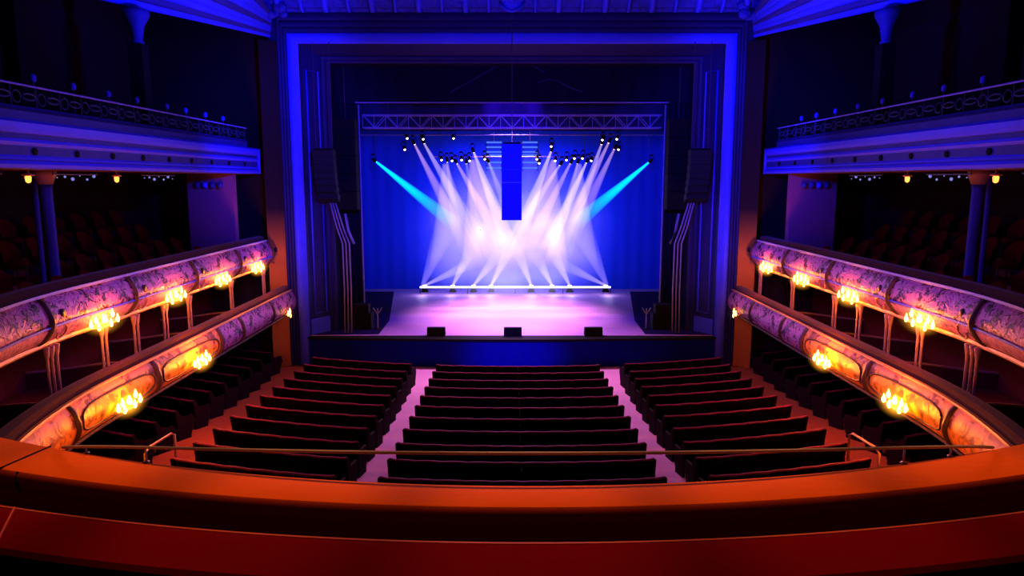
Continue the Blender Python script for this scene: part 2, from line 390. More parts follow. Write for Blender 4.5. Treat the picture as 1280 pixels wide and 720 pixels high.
# ------------------------------------------------------------------ proscenium
pr = thing('proscenium_arch', 'blue lit moulded frame around the stage opening', 'proscenium arch', (0, 27, 0))
def uband(name, prof, m, smooth=False):
    mb = MB(); rows = []
    for (x, z, y) in prof: rows.append([(-x, y, .02), (-x, y, z), (x, y, z), (x, y, .02)])
    mb.grid(rows); return mb.build(name, m, pr, smooth)
def bead(x0, z0, x1, z1, y0, y1, h, n=8):
    out = []
    for i in range(n + 1):
        t = i / n; a = PI * t
        tt = (1 - math.cos(a)) / 2
        out.append((x0 + (x1 - x0) * tt, z0 + (z1 - z0) * tt, y0 + (y1 - y0) * tt - h * math.sin(a)))
    return out
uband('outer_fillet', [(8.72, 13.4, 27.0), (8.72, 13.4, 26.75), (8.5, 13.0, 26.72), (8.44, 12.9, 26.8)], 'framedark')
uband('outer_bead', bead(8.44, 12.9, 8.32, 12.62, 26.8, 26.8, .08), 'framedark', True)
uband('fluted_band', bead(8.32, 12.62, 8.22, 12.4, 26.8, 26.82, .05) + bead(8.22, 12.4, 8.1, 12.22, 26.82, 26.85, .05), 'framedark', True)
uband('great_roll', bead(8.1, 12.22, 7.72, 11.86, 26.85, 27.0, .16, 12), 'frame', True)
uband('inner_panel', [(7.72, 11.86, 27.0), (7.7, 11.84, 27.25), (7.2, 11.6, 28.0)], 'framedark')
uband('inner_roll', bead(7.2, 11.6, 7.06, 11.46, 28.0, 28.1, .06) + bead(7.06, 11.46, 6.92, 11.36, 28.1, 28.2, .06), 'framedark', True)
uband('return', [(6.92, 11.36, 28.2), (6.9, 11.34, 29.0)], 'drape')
for s in (-1, 1):  # raised panel moulding on each jamb, with a plinth at its foot
    mb = MB()
    a = lambda t, z: (s * (7.72 - .52 * t), 27.24 + .75 * t - .03, z)
    mb.tube([a(.25, 1.9), a(.25, 11), a(.85, 11), a(.85, 1.9), a(.25, 1.9)], .035, 6)
    mb.build('panel_moulding', 'frame', pr, True)
    mb = MB(); mb.hull8([(s * 7.74, 27.1, .02), (s * 7.16, 27.9, .02), (s * 7.78, 27.15, .02), (s * 7.2, 28.0, .02), (s * 7.74, 27.1, 1.7), (s * 7.16, 27.9, 1.7), (s * 7.78, 27.15, 1.7), (s * 7.2, 28.0, 1.7)])
    mb.build('jamb_plinth', 'frame', pr)
# cornice with brackets and central cartouche
cn = thing('arch_cornice', 'carved blue cornice with brackets above the stage opening', 'cornice', (0, 26.6, 12.9))
mb = MB(); pf = [(27.0, 12.85), (26.7, 12.9), (26.65, 12.98), (26.45, 13.0), (26.4, 13.12), (26.3, 13.3), (26.1, 13.45), (26.05, 13.75), (27.0, 13.8)]
rows = [[(x, y, z) for y, z in pf] for x in (-8.7, 8.7)]
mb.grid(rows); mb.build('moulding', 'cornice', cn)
for i in range(21):
    x = (i - 10) * .82
    if i == 10: continue
    mb = MB(); rows = []
    big = i % 2 == 0; w = .13 if big else .07
    for t in range(9):
        a = t / 8
        y = 26.62 - .42 * math.sin(a * PI / 2); z = 12.86 + .52 * a ** 1.4
        rows.append([(x - w * (.6 + .4 * a), y, z), (x - w * .5, y - .06, z - .03), (x + w * .5, y - .06, z - .03), (x + w * (.6 + .4 * a), y, z), (x + w, 26.7, z + .02), (x - w, 26.7, z + .02)])
    mb.grid(rows, closed=True); mb.build('bracket', 'frame', cn, True)
for s in (-1, 1):   # leafy corner clusters
    for k in range(14):
        mb = MB(); p = Vector((s * (8.0 + random.random() * .9), 26.3 + random.random() * .3, 12.7 + random.random() * .9))
        mb.ball(p, .12 + random.random() * .1, 8, (1.3, .6, 1)); mb.build('leaf_cluster', 'cornice', cn, True)
ct = MB(); ct.lathe([(.05, -.3), (.2, -.28), (.36, -.2), (.42, -.1), (.38, 0), (.34, .02)], (0, 26.3, 13.18), 18, 'y')
ct = ct.build('cartouche', 'frame', cn, True)
mb = MB(); mb.ball((0, 25.98, 13.2), .17, 10, (1, .8, 1.15)); mb.ball((0, 25.85, 13.17), .045, 6); mb.build('cherub_head', 'frame', ct, True)
for s in (-1, 1):
    mb = MB(); rows = []
    mb.tube([(s * .16, 26.05, 13.1), (s * .38, 26.0, 13.25), (s * .62, 26.05, 13.42), (s * .75, 26.1, 13.6)], [.07, .12, .09, .03], 8)
    mb.build('cherub_wing', 'frame', ct, True)
mb = MB(); mb.tube([(-.42, 26.1, 13.05), (-.2, 26.02, 12.82), (0, 26, 12.76), (.2, 26.02, 12.82), (.42, 26.1, 13.05)], .05, 6); mb.build('garland', 'frame', ct, True)

# splayed ceiling cove either side
for s in (-1, 1):
    cv = thing('splayed_cove', 'ridged blue ceiling cove running out from the top %s corner of the arch' % SIDE[s], 'cove', (s * 8.5, 26.9, 12.05), 'splayed coves')
    A = Vector((s * 8.45, 26.95, 12.1)); 
    # ridges fan from the corner towards the house
    ends = [(-150, 12.05), (150, 12.15), (180, 12.3), (210, 12.5), (232, 12.75), (258, 13.0), (290, 13.4), (330, 13.8)]
    ends = [((s * (11.4 - .45 * i)), 20.9 + .12 * i, 12.0 + .13 * i) for i in range(9)]
    starts = [(s * (8.55 - .0 * i), 26.9, 12.02 + .10 * i) for i in range(9)]
    for i in range(8):
        a0, a1 = Vector(starts[i]), Vector(starts[i + 1]); b0, b1 = Vector(ends[i]), Vector(ends[i + 1])
        e0, e1 = a0 + (b0 - a0) * 1.5, a1 + (b1 - a1) * 1.5
        mb = MB(); rows = []
        for t in (0, .25, .5, .75, 1):
            p, q = a0.lerp(e0, t), a1.lerp(e1, t); row = []
            for k in range(7):
                u = k / 6; r = p.lerp(q, u); r.z -= .22 * (t + .1) * math.sin(PI * u) ** .8; row.append(r)
            rows.append(row)
        mb.grid(rows); mb.build('ridge', 'frame' if i % 3 != 1 else 'bluedim', cv, True)
    mb = MB(); p0, p1 = Vector(starts[0]), Vector(starts[0]) + (Vector(ends[0]) - Vector(starts[0])) * 1.5
    up = Vector((0, 0, 2.6))
    mb.quad(p0, p1, p1 + up, p0 + up); mb.build('outer_face', 'black', cv)
    # pilasters with carved capitals on the side wall behind
    for (X, Y, zt, nm) in ((10.75, 21.5, 11.85, 'nearer the arch'), (11.7, 17.6, 12.3, 'further out in the dark')):
        pl = thing('pilaster', 'shadowed pilaster with a carved capital on the %s side, %s' % (SIDE[s], nm), 'pilaster', (s * X, Y, 8.0), 'upper pilasters')
        mb = MB(); mb.box(s * X - .2, s * X + .2, Y - .2, Y + .2, 8.6, zt - 1.0); mb.build('shaft', 'black', pl)  # shaft coloured black for the fade into shade below the capital
        mb = MB(); mb.lathe([(.14, 0), (.18, .05), (.14, .12), (.2, .5), (.3, .68), (.36, .8), (.36, .95)], (s * X, Y, zt - 1), 12); mb.build('capital', 'bluedim', pl, True)

# ------------------------------------------------------------------ balconies
def path_pts(X0, Y0, Y1, n, s):
    pts = []
    for i in range(n + 1):
        Y = Y0 + (Y1 - Y0) * i / n; d = max(0, 14.5 - Y)
        X = X0 - d * d / 26
        nx = -1.0; ny = -(d / 13)   # inward normal (towards the middle, and away from stage where it curves)
        L = math.hypot(nx, ny); pts.append((s * X, Y, s * nx / L, -ny / L * 1.0))
    return pts
def sweep(prof, path, z_is_abs=True):
    rows = []; uvs = []; u = 0; last = None
    vl = [0]
    for a, b in zip(prof, prof[1:]): vl.append(vl[-1] + math.hypot(b[0] - a[0], b[1] - a[1]))
    for (x, y, nx, ny) in path:
        if last: u += math.hypot(x - last[0], y - last[1])
        last = (x, y)
        rows.append([(x + nx * d, y + ny * d, z) for d, z in prof]); uvs += [(u, v) for v in vl]
    mb = MB(); mb.grid(rows); mb.sweepuv = uvs; return mb
def on_path(X0, Y, s, d=0):
    dd = max(0, 14.5 - Y); X = X0 - dd * dd / 26; nx, ny = -1, dd / 13; L = math.hypot(nx, ny)
    return s * (X - d * 1 / L), Y + ny / L * d
RIBY = [13.2, 16.4, 19.65, 22.9, 26.0]
LAMPY = [15.05, 18.35, 21.4, 24.4]

def smoothprof(P, n=4):
    out = []
    for i in range(len(P) - 1):
        p0 = P[max(i - 1, 0)]; p1 = P[i]; p2 = P[i + 1]; p3 = P[min(i + 2, len(P) - 1)]
        for k in range(n):
            t = k / n
            f = lambda a, b, c, d: .5 * (2 * b + (c - a) * t + (2 * a - 5 * b + 4 * c - d) * t * t + (3 * b - a - 3 * c + d) * t ** 3)
            out.append((f(p0[0], p1[0], p2[0], p3[0]), f(p0[1], p1[1], p2[1], p3[1])))
    out.append(P[-1]); return out

UPX, LOX, BLX = 8.9, 8.3, 9.2
up_prof = smoothprof([(0, 4.80), (.08, 4.72), (.17, 4.55), (.22, 4.38), (.2, 4.25), (.14, 4.12), (.02, 3.98), (-.12, 3.9)])
lo_prof = smoothprof([(.0, 2.9), (.08, 2.8), (.14, 2.65), (.17, 2.48), (.13, 2.3), (.04, 2.16), (-.1, 2.07)])
for s in (-1, 1):
    S = SIDE[s]
    # ---- upper box tier front
    b = thing('balcony_front', 'violet scroll carved front of the middle balcony tier on the %s' % S, 'balcony', (s * UPX, 18, 3.87), 'middle tier fronts')
    P = path_pts(UPX, 25.95, 9.6, 60, s)
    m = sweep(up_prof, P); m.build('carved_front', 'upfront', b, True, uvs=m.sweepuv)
    sweep([(-.04, 4.8), (-.02, 4.86), (.06, 4.87), (.07, 4.82), (.0, 4.79)], P).build('cornice', 'railpaint', b)
    sweep([(-.34, 4.84), (-.34, 4.98), (-.26, 5.01), (-.1, 5.0), (-.05, 4.95), (-.05, 4.82)], P).build('armrest', 'plush', b)
    sweep([(.17, 4.27), (.235, 4.29), (.24, 4.25), (.17, 4.22)], P).build('bead', 'bluefront', b)
    sweep([(-.1, 3.93), (-.04, 3.93), (-.02, 3.88), (-.05, 3.84), (-.2, 3.84)], P).build('gilt_edge', 'gold', b)
    sweep([(-.34, 4.9), (-.34, 3.95)], P).build('inner_lining', 'plush', b)
    MB().box(min(s * 7.7, s * 8.5), max(s * 7.7, s * 8.5), 9.3, 9.62, 3.8, 5.05).build('end_pier', 'plush', b)
    for Y in RIBY:
        mb = MB(); rows = []
        for i, (d, z) in enumerate(up_prof):
            x0, y0 = on_path(UPX, Y - .06, s, d + .015); x1, y1 = on_path(UPX, Y - .03, s, d + .07); x2, y2 = on_path(UPX, Y + .03, s, d + .07); x3, y3 = on_path(UPX, Y + .06, s, d + .015)
            rows.append([(x0, y0, z), (x1, y1, z), (x2, y2, z), (x3, y3, z)])
        mb.grid(rows); rb = mb.build('strap', 'bronze', b, True)
        # console scroll beside each strap
        mb = MB(); sc = []
        for i in range(15):
            a = i / 14 * PI * 1.5; 
            z = 4.12 + .14 * math.cos(a) - .02 * i / 14; yy = Y + .42 + .20 * math.sin(a) * (1 if i < 8 else .6)
            d = .19 - .5 * max(0, 4.2 - z) ** 1.2
            x, y = on_path(UPX, yy, s, d); sc.append((x, y, z))
        mb.tube(sc, .022, 5); mb.build('scroll', 'gold', b, True)
        x, y = on_path(UPX, Y + .45, s, .19); mb = MB(); mb.lathe([(.01, -.03), (.06, -.03), (.09, 0), (.09, .03)], (x, y, 4.46), 12, 'x')
        mb.build('roundel', 'bronze', b, True)
    # ---- lower tier front
    b = thing('balcony_front', 'orange lit carved front of the lower box tier on the %s, violet towards the stage' % S, 'balcony', (s * LOX, 18, 2.07), 'lower tier fronts')
    P = path_pts(LOX, 26.75, 10.4, 60, s)
    Pa = [p for p in P if p[1] >= 19.6]; Pb = [p for p in P if p[1] <= Pa[-1][1]]  # one front split in two, amber and violet light painted into each
    m = sweep(lo_prof, Pa); m.build('carved_front', 'lowfront', b, True, uvs=m.sweepuv)['label'] = 'carved front panel with violet light painted in'
    m = sweep(lo_prof, Pb); m.build('carved_front', 'lowamber', b, True, uvs=m.sweepuv)['label'] = 'carved front panel with amber light painted in'
    sweep([(-.04, 2.9), (-.02, 2.95), (.05, 2.95), (.06, 2.91), (.0, 2.88)], P).build('cornice', 'gold', b)
    sweep([(-.34, 2.9), (-.34, 3.06), (-.26, 3.09), (-.1, 3.08), (-.05, 3.02), (-.05, 2.9)], P).build('armrest', 'plush', b)
    sweep([(-.1, 2.09), (.0, 2.1), (.01, 2.05), (-.02, 2.02), (-.2, 2.02)], P).build('lower_edge', 'bronze', b)
    sweep([(-.34, 3.0), (-.34, 2.1)], P).build('inner_lining', 'plush', b)
    LRY = [12.75, 16.1, 19.75, 21.4, 24.2]
    for Y in LRY:
        mb = MB(); rows = []
        for i, (d, z) in enumerate(lo_prof):
            q = [on_path(LOX, Y + dy, s, d + dd) for dy, dd in ((-.07, .01), (-.035, .06), (.035, .06), (.07, .01))]
            rows.append([(x, y, z) for x, y in q])
        mb.grid(rows); mb.build('strap', 'bronze', b, True)
    for y0, y1 in ((12.95, 15.9), (16.3, 19.5)):   # oval ended raised frames
        mb = MB(); pts = []
        for i in range(41):
            a = 2 * PI * i / 40; zz = 2.5 + .24 * math.copysign(abs(math.sin(a)) ** .6, math.sin(a))
            yy = (y0 + y1) / 2 + (y1 - y0) / 2 * math.copysign(abs(math.cos(a)) ** .45, math.cos(a))
            d = .175 - .9 * (zz - 2.5) ** 2; x, y = on_path(LOX, yy, s, d); pts.append((x, y, zz))
        mb.tube(pts, .022, 5); mb.build('oval_moulding', 'bronze', b, True)
    # ---- floors / ceilings of the tiers
    mb = MB(); P = path_pts(UPX + .1, 26.9, 9.6, 40, s)
    mb.grid([[(x, y, 3.95), (s * 13.3, y, 3.95), (s * 13.3, y, 3.84), (x, y, 3.84)] for x, y, _, _ in P], closed=True)
    struct('floor_middle_tier_' + S, mb, 'redwall', 'floor of the middle tier on the %s' % S, 'floor')
    mb = MB(); P = path_pts(LOX + .1, 26.9, 10.4, 40, s)
    mb.grid([[(x, y, 2.12), (s * 13.3, y, 2.12), (s * 13.3, y, 2.0), (x, y, 2.0)] for x, y, _, _ in P], closed=True)
    struct('floor_lower_tier_' + S, mb, 'redwall', 'floor of the lower box tier on the %s' % S, 'floor')
    mb = MB(); mb.box(min(s * 11.4, s * 11.6), max(s * 11.4, s * 11.6), 9, 26.95, 2.12, 3.84)
    struct('wall_boxes_' + S, mb, 'redwall', 'dark red back wall of the lower boxes on the %s' % S, 'wall')
    # ---- stepped floor + chairs of the middle tier
    for k, (xa, xb, z) in enumerate(((10.2, 11.1, 4.2), (11.1, 12.1, 4.65), (12.1, 13.3, 5.1))):
        mb = MB(); mb.box(min(s * xa, s * xb), max(s * xa, s * xb), 9.6, 24.3, 3.95, z)
        tag(mb.build('seating_step', 'redwall'), '%s carpeted seating step behind the %s middle tier rail' % (ordinal(k), S), 'step', kind='structure')
# dividers with capped tops, columns, box panels
for s in (-1, 1):
    S = SIDE[s]
    for k, Y in enumerate(RIBY[:4] + [11.2]):
        x0, _ = on_path(LOX, Y, s, -.4)
        dv = thing('box_partition', 'low red box partition in the %s lower tier, %s' % (S, ['nearest but one to the camera', 'third from the camera', 'fourth from the camera', 'nearest the stage', 'nearest the camera'][k]), 'partition', (x0, Y, 2.12), 'lower box partitions')
        mb = MB(); rows = []
        for i in range(13):
            t = i / 12; x = x0 + s * t * (11.4 - abs(x0)); y = Y + .25 * math.sin(PI * t)
            zt = 2.62 + .12 * math.cos(t * PI)
            rows.append([(x, y - .04, 2.12), (x, y - .04, zt), (x, y + .04, zt), (x, y + .04, 2.12)])
        mb.grid(rows); mb.build('panel', 'plush', dv)
        mb = MB(); mb.tube([(r[1][0], r[1][1] + .04, r[1][2] + .02) for r in rows], .035, 6); mb.build('cap_rail', 'column', dv)
    for k, (Y, n) in enumerate([(13.55, 3), (15.4, 2), (16.75, 2), (18.2, 2), (19.6, 2), (22.6, 2), (25.6, 2)]):
        for j in range(n):
            x, y = on_path(8.9, Y + .17 * (j - (n - 1) / 2) , s, -.02)
            mb = MB(); mb.lathe([(.06, 2.12), (.06, 2.2), (.036, 2.26), (.032, 3.6), (.05, 3.68), (.06, 3.76), (.07, 3.84)], (x, y, 0), 8)
            tag(mb.build('slim_column', 'column', None, True), 'slim orange column under the %s middle tier, %s of the %s cluster from the camera' % (S, ['front one', 'second', 'third'][j], ordinal(k)), 'column', 'slim columns on the ' + S)

# ---- blue top balcony
for s in (-1, 1):
    S = SIDE[s]
    b = thing('balcony_front', 'bright blue lit top balcony with banded mouldings on the %s' % S, 'balcony', (s * BLX, 18, 7.3), 'top balconies')
    P = [(s * BLX, y, -s, 0) for y in [26.3 - i * .5 for i in range(38)]]
    bands = [('upper_band', [(.02, 7.84), (.1, 7.87), (.13, 7.95), (.13, 8.06), (.04, 8.12), (-.1, 8.12)], 'bluefront'),
             ('middle_fascia', [(.02, 7.84), (.0, 7.78)], 'fasciadark'),
             ('middle_band', [(.0, 7.78), (.07, 7.76), (.09, 7.70), (.05, 7.64), (-.03, 7.62)], 'bluefront'),
             ('roundel_fascia', [(-.03, 7.62), (-.03, 7.44)], 'fasciadark'),
             ('lower_band', [(-.03, 7.46), (.04, 7.46), (.07, 7.42), (.05, 7.38), (.0, 7.37)], 'bluefront'),
             ('bottom_band', [(.0, 7.37), (.09, 7.35), (.12, 7.29), (.09, 7.22), (-.1, 7.2)], 'bluefront')]
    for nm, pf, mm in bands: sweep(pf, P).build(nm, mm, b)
    mb = MB(); mb.box(min(s * 9.3, s * 13.3), max(s * 9.3, s * 13.3), 7.8, 26.9, 7.2, 7.3); mb.build('soffit', 'redwall', b)
    mb = MB(); mb.box(min(s * 9.16, s * 9.3), max(s * 9.16, s * 9.3), 7.8, 26.3, 7.25, 8.1); mb.build('core', 'bluedim', b)
    mb = MB(); mb.box(min(s * 9.08, s * 9.34), max(s * 9.08, s * 9.34), 26.3, 26.36, 7.22, 8.1); mb.build('end_cap', 'bluefront', b)
    # parapet above: recessed panel, iron frieze and rail
    sweep([(-.12, 8.12), (-.12, 8.3), (-.06, 8.33), (-.12, 8.36), (-.16, 8.4)], P[1:]).build('blocking_course', 'bluedim', b)
    mb = MB(); mb.tube([(s * 9.32, 25.8, 8.79), (s * 9.32, 8, 8.79)], .022, 6); mb.build('hand_rail', 'railpaint', b)
    for k in range(24):
        y0 = 25.6 - k * .74
        mb = MB()
        for j in range(3):
            pts = [(s * 9.32, y0 - .22 + .2 * math.cos(a) - .0, 8.58 + (.1 - .02 * j) * math.sin(a)) for a in [2 * PI * i / 10 for i in range(11)]]
        mb.tube(pts, .02, 5)
        mb.tube([(s * 9.32, y0 - .58 + .12 * math.cos(2 * PI * i / 8), ) + (8.56 + .12 * math.sin(2 * PI * i / 8),) for i in range(9)], .016, 5)
        mb.tube([(s * 9.32, y0, 8.38), (s * 9.32, y0, 8.79)], .014, 5)
        mb.build('iron_frieze', 'iron', b)
    for k in range(13):
        y0 = 25.0 - k * 1.37
        mb = MB(); mb.lathe([(.07, 0), (.07, .06), (.03, .07)], (s * 9.19, y0, 7.54), 10, 'x') if s < 0 else mb.lathe([(.07, 0), (.07, -.06), (.03, -.07)], (s * 9.19, y0, 7.54), 10, 'x')
        mb.build('roundel', 'black', b)
    # gallery seats whose tops peep over the rail
    n = 0
    for k in range(11):
        y0 = 24.5 - k * 1.35 - random.random() * .3
        f = thing('rail_spotlight', 'tiny lantern above the %s top balcony rail, %s from the stage' % (S, ordinal(k)), 'spotlight', (s * 9.55, y0, 8.4), 'lanterns along the %s top rail' % S)
        mb = MB(); mb.tube([(s * 9.55, y0, 8.12), (s * 9.55, y0, 8.95)], .015, 5); mb.build('stem', 'iron', f)
        mb = MB(); mb.lathe([(.03, 0), (.06, .03), (.06, .12), (.02, .16)], (s * 9.55, y0, 8.93), 8); mb.build('lantern', 'bluefront', f, True)
    # mauve end pier under the balcony
    mb = MB(); mb.box(min(s * 9.4, s * 10.95), max(s * 9.4, s * 10.95), 24.5, 24.8, 4.5, 7.2)
    pw = tag(mb.build('box_end_panel', 'purple'), 'mauve plaster panel under the top balcony on the %s' % S, 'panel', 'mauve panels')
    fx = thing('fixture_bar', 'small bar of lamps mounted on the mauve panel on the %s' % S, 'lamp bar', (s * 10.15, 24.35, 6.85), 'panel lamp bars')
    mb = MB(); mb.tube([(s * 9.75, 24.4, 6.85), (s * 10.6, 24.4, 6.85)], .03, 6); mb.tube([(s * 10.15, 24.4, 6.85), (s * 10.15, 24.5, 6.85)], .03, 6); mb.build('bar', 'iron', fx)
    for j in range(4):
        mb = MB(); mb.lathe([(.05, 0), (.09, .04), (.1, .16), (.07, .2)], (s * (9.8 + .25 * j), 24.4, 6.72), 8); mb.build('lamp', 'bluedim' if j != 2 else 'frame', fx, True)
    # blue pillar
    pc = thing('round_pillar', 'blue lit pillar under the top balcony on the %s' % S, 'pillar', (s * 10.45, 16.3, 3.95), 'blue pillars')
    mb = MB(); mb.lathe([(.16, 4.0), (.13, 4.2), (.12, 6.8), (.15, 6.9)], (s * 10.45, 16.3, 0), 14); mb.build('shaft', 'bluedim', pc, True)
    mb = MB(); mb.lathe([(.14, 6.9), (.22, 7.1), (.24, 7.2)], (s * 10.45, 16.3, 0), 14); mb.build('capital', 'gold', pc, True)
    mb = MB(); mb.tube([(s * 10.9, 16.6, 3.95), (s * 10.9, 16.6, 7.2)], .06, 8); mb.build('pipe', 'bluedim', pc)
    # lanterns and lamp rails under the balcony
    for j, Y in enumerate((14.3, 17.5)):
        ln = thing('glass_lantern', 'small orange glass lantern under the %s top balcony, %s' % (S, ['nearer the camera', 'nearer the stage'][j]), 'lantern', (s * 9.5, Y, 7.0), 'orange lanterns')
        mb = MB(); mb.tube([(s * 9.5, Y, 7.2), (s * 9.5, Y, 7.1)], .02, 6); mb.lathe([(.1, 7.08), (.12, 7.1), (.05, 7.14)], (s * 9.5, Y, 0), 8); mb.build('cap', 'gold', ln)
        mb = MB(); mb.lathe([(.02, 6.94), (.05, 6.97), (.06, 7.06), (.04, 7.08)], (s * 9.5, Y, 0), 8); mb.build('glass', 'bulbdim', ln, True)
    for j, (ya, yb) in enumerate(((12.6, 13.5), (15.0, 16.6), (18.6, 20.4))):
        lr = thing('lamp_rail', 'row of tiny lamps under the top balcony on the %s, %s' % (S, ['nearest the camera', 'in the middle', 'nearest the stage'][j]), 'lamp rail', (s * 9.45, ya, 7.1), 'small lamp rails')
        mb = MB(); mb.tube([(s * 9.45, ya, 7.12), (s * 9.45, yb, 7.12)], .018, 5); mb.tube([(s * 9.45, ya, 7.12), (s * 9.45, ya, 7.2)], .012, 5); mb.tube([(s * 9.45, yb, 7.12), (s * 9.45, yb, 7.2)], .012, 5); mb.build('rail', 'iron', lr)
        n = int((yb - ya) / .24)
        for q in range(n):
            mb = MB(); mb.ball((s * 9.45, ya + (q + .5) * (yb - ya) / n, 7.05 + .04 * math.sin(q * 2.7)), .018 + .012 * (q % 3), 6); mb.build('bulb', 'whitebulb' if j else 'bulbdim', lr, True)

# ---- circle chairs on the stepped side tiers
chair = thing('tub_chair', 'x', 'chair', (0, 0, 0), 'x')
mb = MB(); mb.lathe([(.20, .30), (.25, .33), (.25, .43), (.2, .47)], (0, 0, 0), 14); mb.build('seat', 'chair', chair, True)
mb = MB(); rows = []
for i in range(13):
    a = -PI * .42 + PI * .84 * i / 12    # curved back, open towards -x
    zt = .98 - .26 * (abs(i - 6) / 6) ** 2
    rows.append([(.25 * math.cos(a), .3 * math.sin(a), .36), (.33 * math.cos(a), .36 * math.sin(a), .6), (.33 * math.cos(a), .36 * math.sin(a), zt - .03), (.29 * math.cos(a), .32 * math.sin(a), zt), (.25 * math.cos(a), .3 * math.sin(a), zt - .04), (.22 * math.cos(a), .27 * math.sin(a), .45)])
mb.grid(rows, closed=True); mb.build('backrest', 'chair', chair, True)
for (a, c) in ((-.17, -.17), (-.17, .17), (.17, -.17), (.17, .17)):
    mb = MB(); mb.tube([(a, c, 0), (a * .9, c * .9, .31)], .018, 6); mb.build('leg', 'bronze', chair)
first = True
for s in (-1, 1):
    for k, (xc, z) in enumerate(((9.75, 3.95), (10.7, 4.2), (11.6, 4.65), (12.6, 5.1))):
        for j in range(11):
            Y = 12.6 + j * 1.02 + (k % 2) * .4
            if math.hypot(xc - 10.45, Y - 16.3) < .62 or math.hypot(xc - 10.9, Y - 16.6) < .5: continue
            o = chair if first else copy_tree(chair); first = False
            o.location = (s * xc, Y, z); o.rotation_euler = (0, 0, 0 if s > 0 else PI)
            o['label'] = 'red tub chair, %s in the %s row behind the %s middle tier rail' % (ordinal(j), ordinal(k), SIDE[s])
            o['group'] = 'tub chairs, %s row, %s middle tier' % (ordinal(k), SIDE[s])

# ------------------------------------------------------------------ lamp clusters
def lights_point(name, loc, color, e, r=.08):
    l = bpy.data.lights.new(name, 'POINT'); l.color = color; l.energy = e; l.shadow_soft_size = r
    o = bpy.data.objects.new(name, l); COL.objects.link(o); o.location = loc; return o
AMB = (1, .28, .018)
def lampcluster(X0, Y, z, s, d, label, energy, group, n=5, spread=.62, br=.055):
    x, y = on_path(X0, Y, s, d)
    t = thing('lamp_cluster', label, 'lamp', (x, y, z), group)
    mb = MB(); xb, yb = on_path(X0, Y, s, d - .17)
    mb.tube([(xb, yb, z - .02), (x, y, z - .07)], .025, 6); mb.tube([(x, y - spread / 2, z - .05), (x - s * .03, y, z - .08), (x, y + spread / 2, z - .05)], .018, 6)
    mb.build('bracket', 'gold', t)
    for i in range(n):
        yy = y - spread / 2 + spread * i / (n - 1); zz = z + .02 + .10 * math.sin(i * 2.3)
        mb = MB(); mb.lathe([(.02, zz - .06), (br, zz - .02), (br * 1.1, zz + .02), (br * .6, zz + .07), (.008, zz + .13)], (x - s * .03 * (i % 2), yy, 0), 8)
        bu = mb.build('flame_bulb', 'bulb', t, True)
    gl = MB().ball((x - s * .05, y, z + .03), 1, 12, (.26, spread * .9, .32)).build('glow', 'haze', t, True)
    gl.color = (1, .42, .04, energy / 11); gl['kind'] = 'stuff'
    o = lights_point('lamp_glow', (0, 0, 0), AMB, energy, .12)
    o.parent = t; o.location = (-s * .30, 0, .10)
    return t
for s in (-1, 1):
    S = SIDE[s]
    for i, Y in enumerate(LAMPY):
        lampcluster(UPX, Y, 4.0, s, .22, 'amber lamp cluster under the %s middle tier front, %s from the camera' % (S, ordinal(i)), 75, 'middle tier lamp clusters', 8, .95, .036)
    for i, Y in enumerate((14.4, 17.95)):
        lampcluster(LOX, Y, 2.40, s, .36, 'glowing amber lamp cluster on the %s lower tier front, %s' % (S, ['nearer the camera', 'further from the camera']   [i]), 95, 'lower tier lamp clusters', 8, .8, .042)
    lampcluster(LOX, 25.6, 2.2, s, .25, 'small pinkish lamp at the stage end of the %s lower tier' % S, 4, 'stage end lamps', 3, .25, .035)

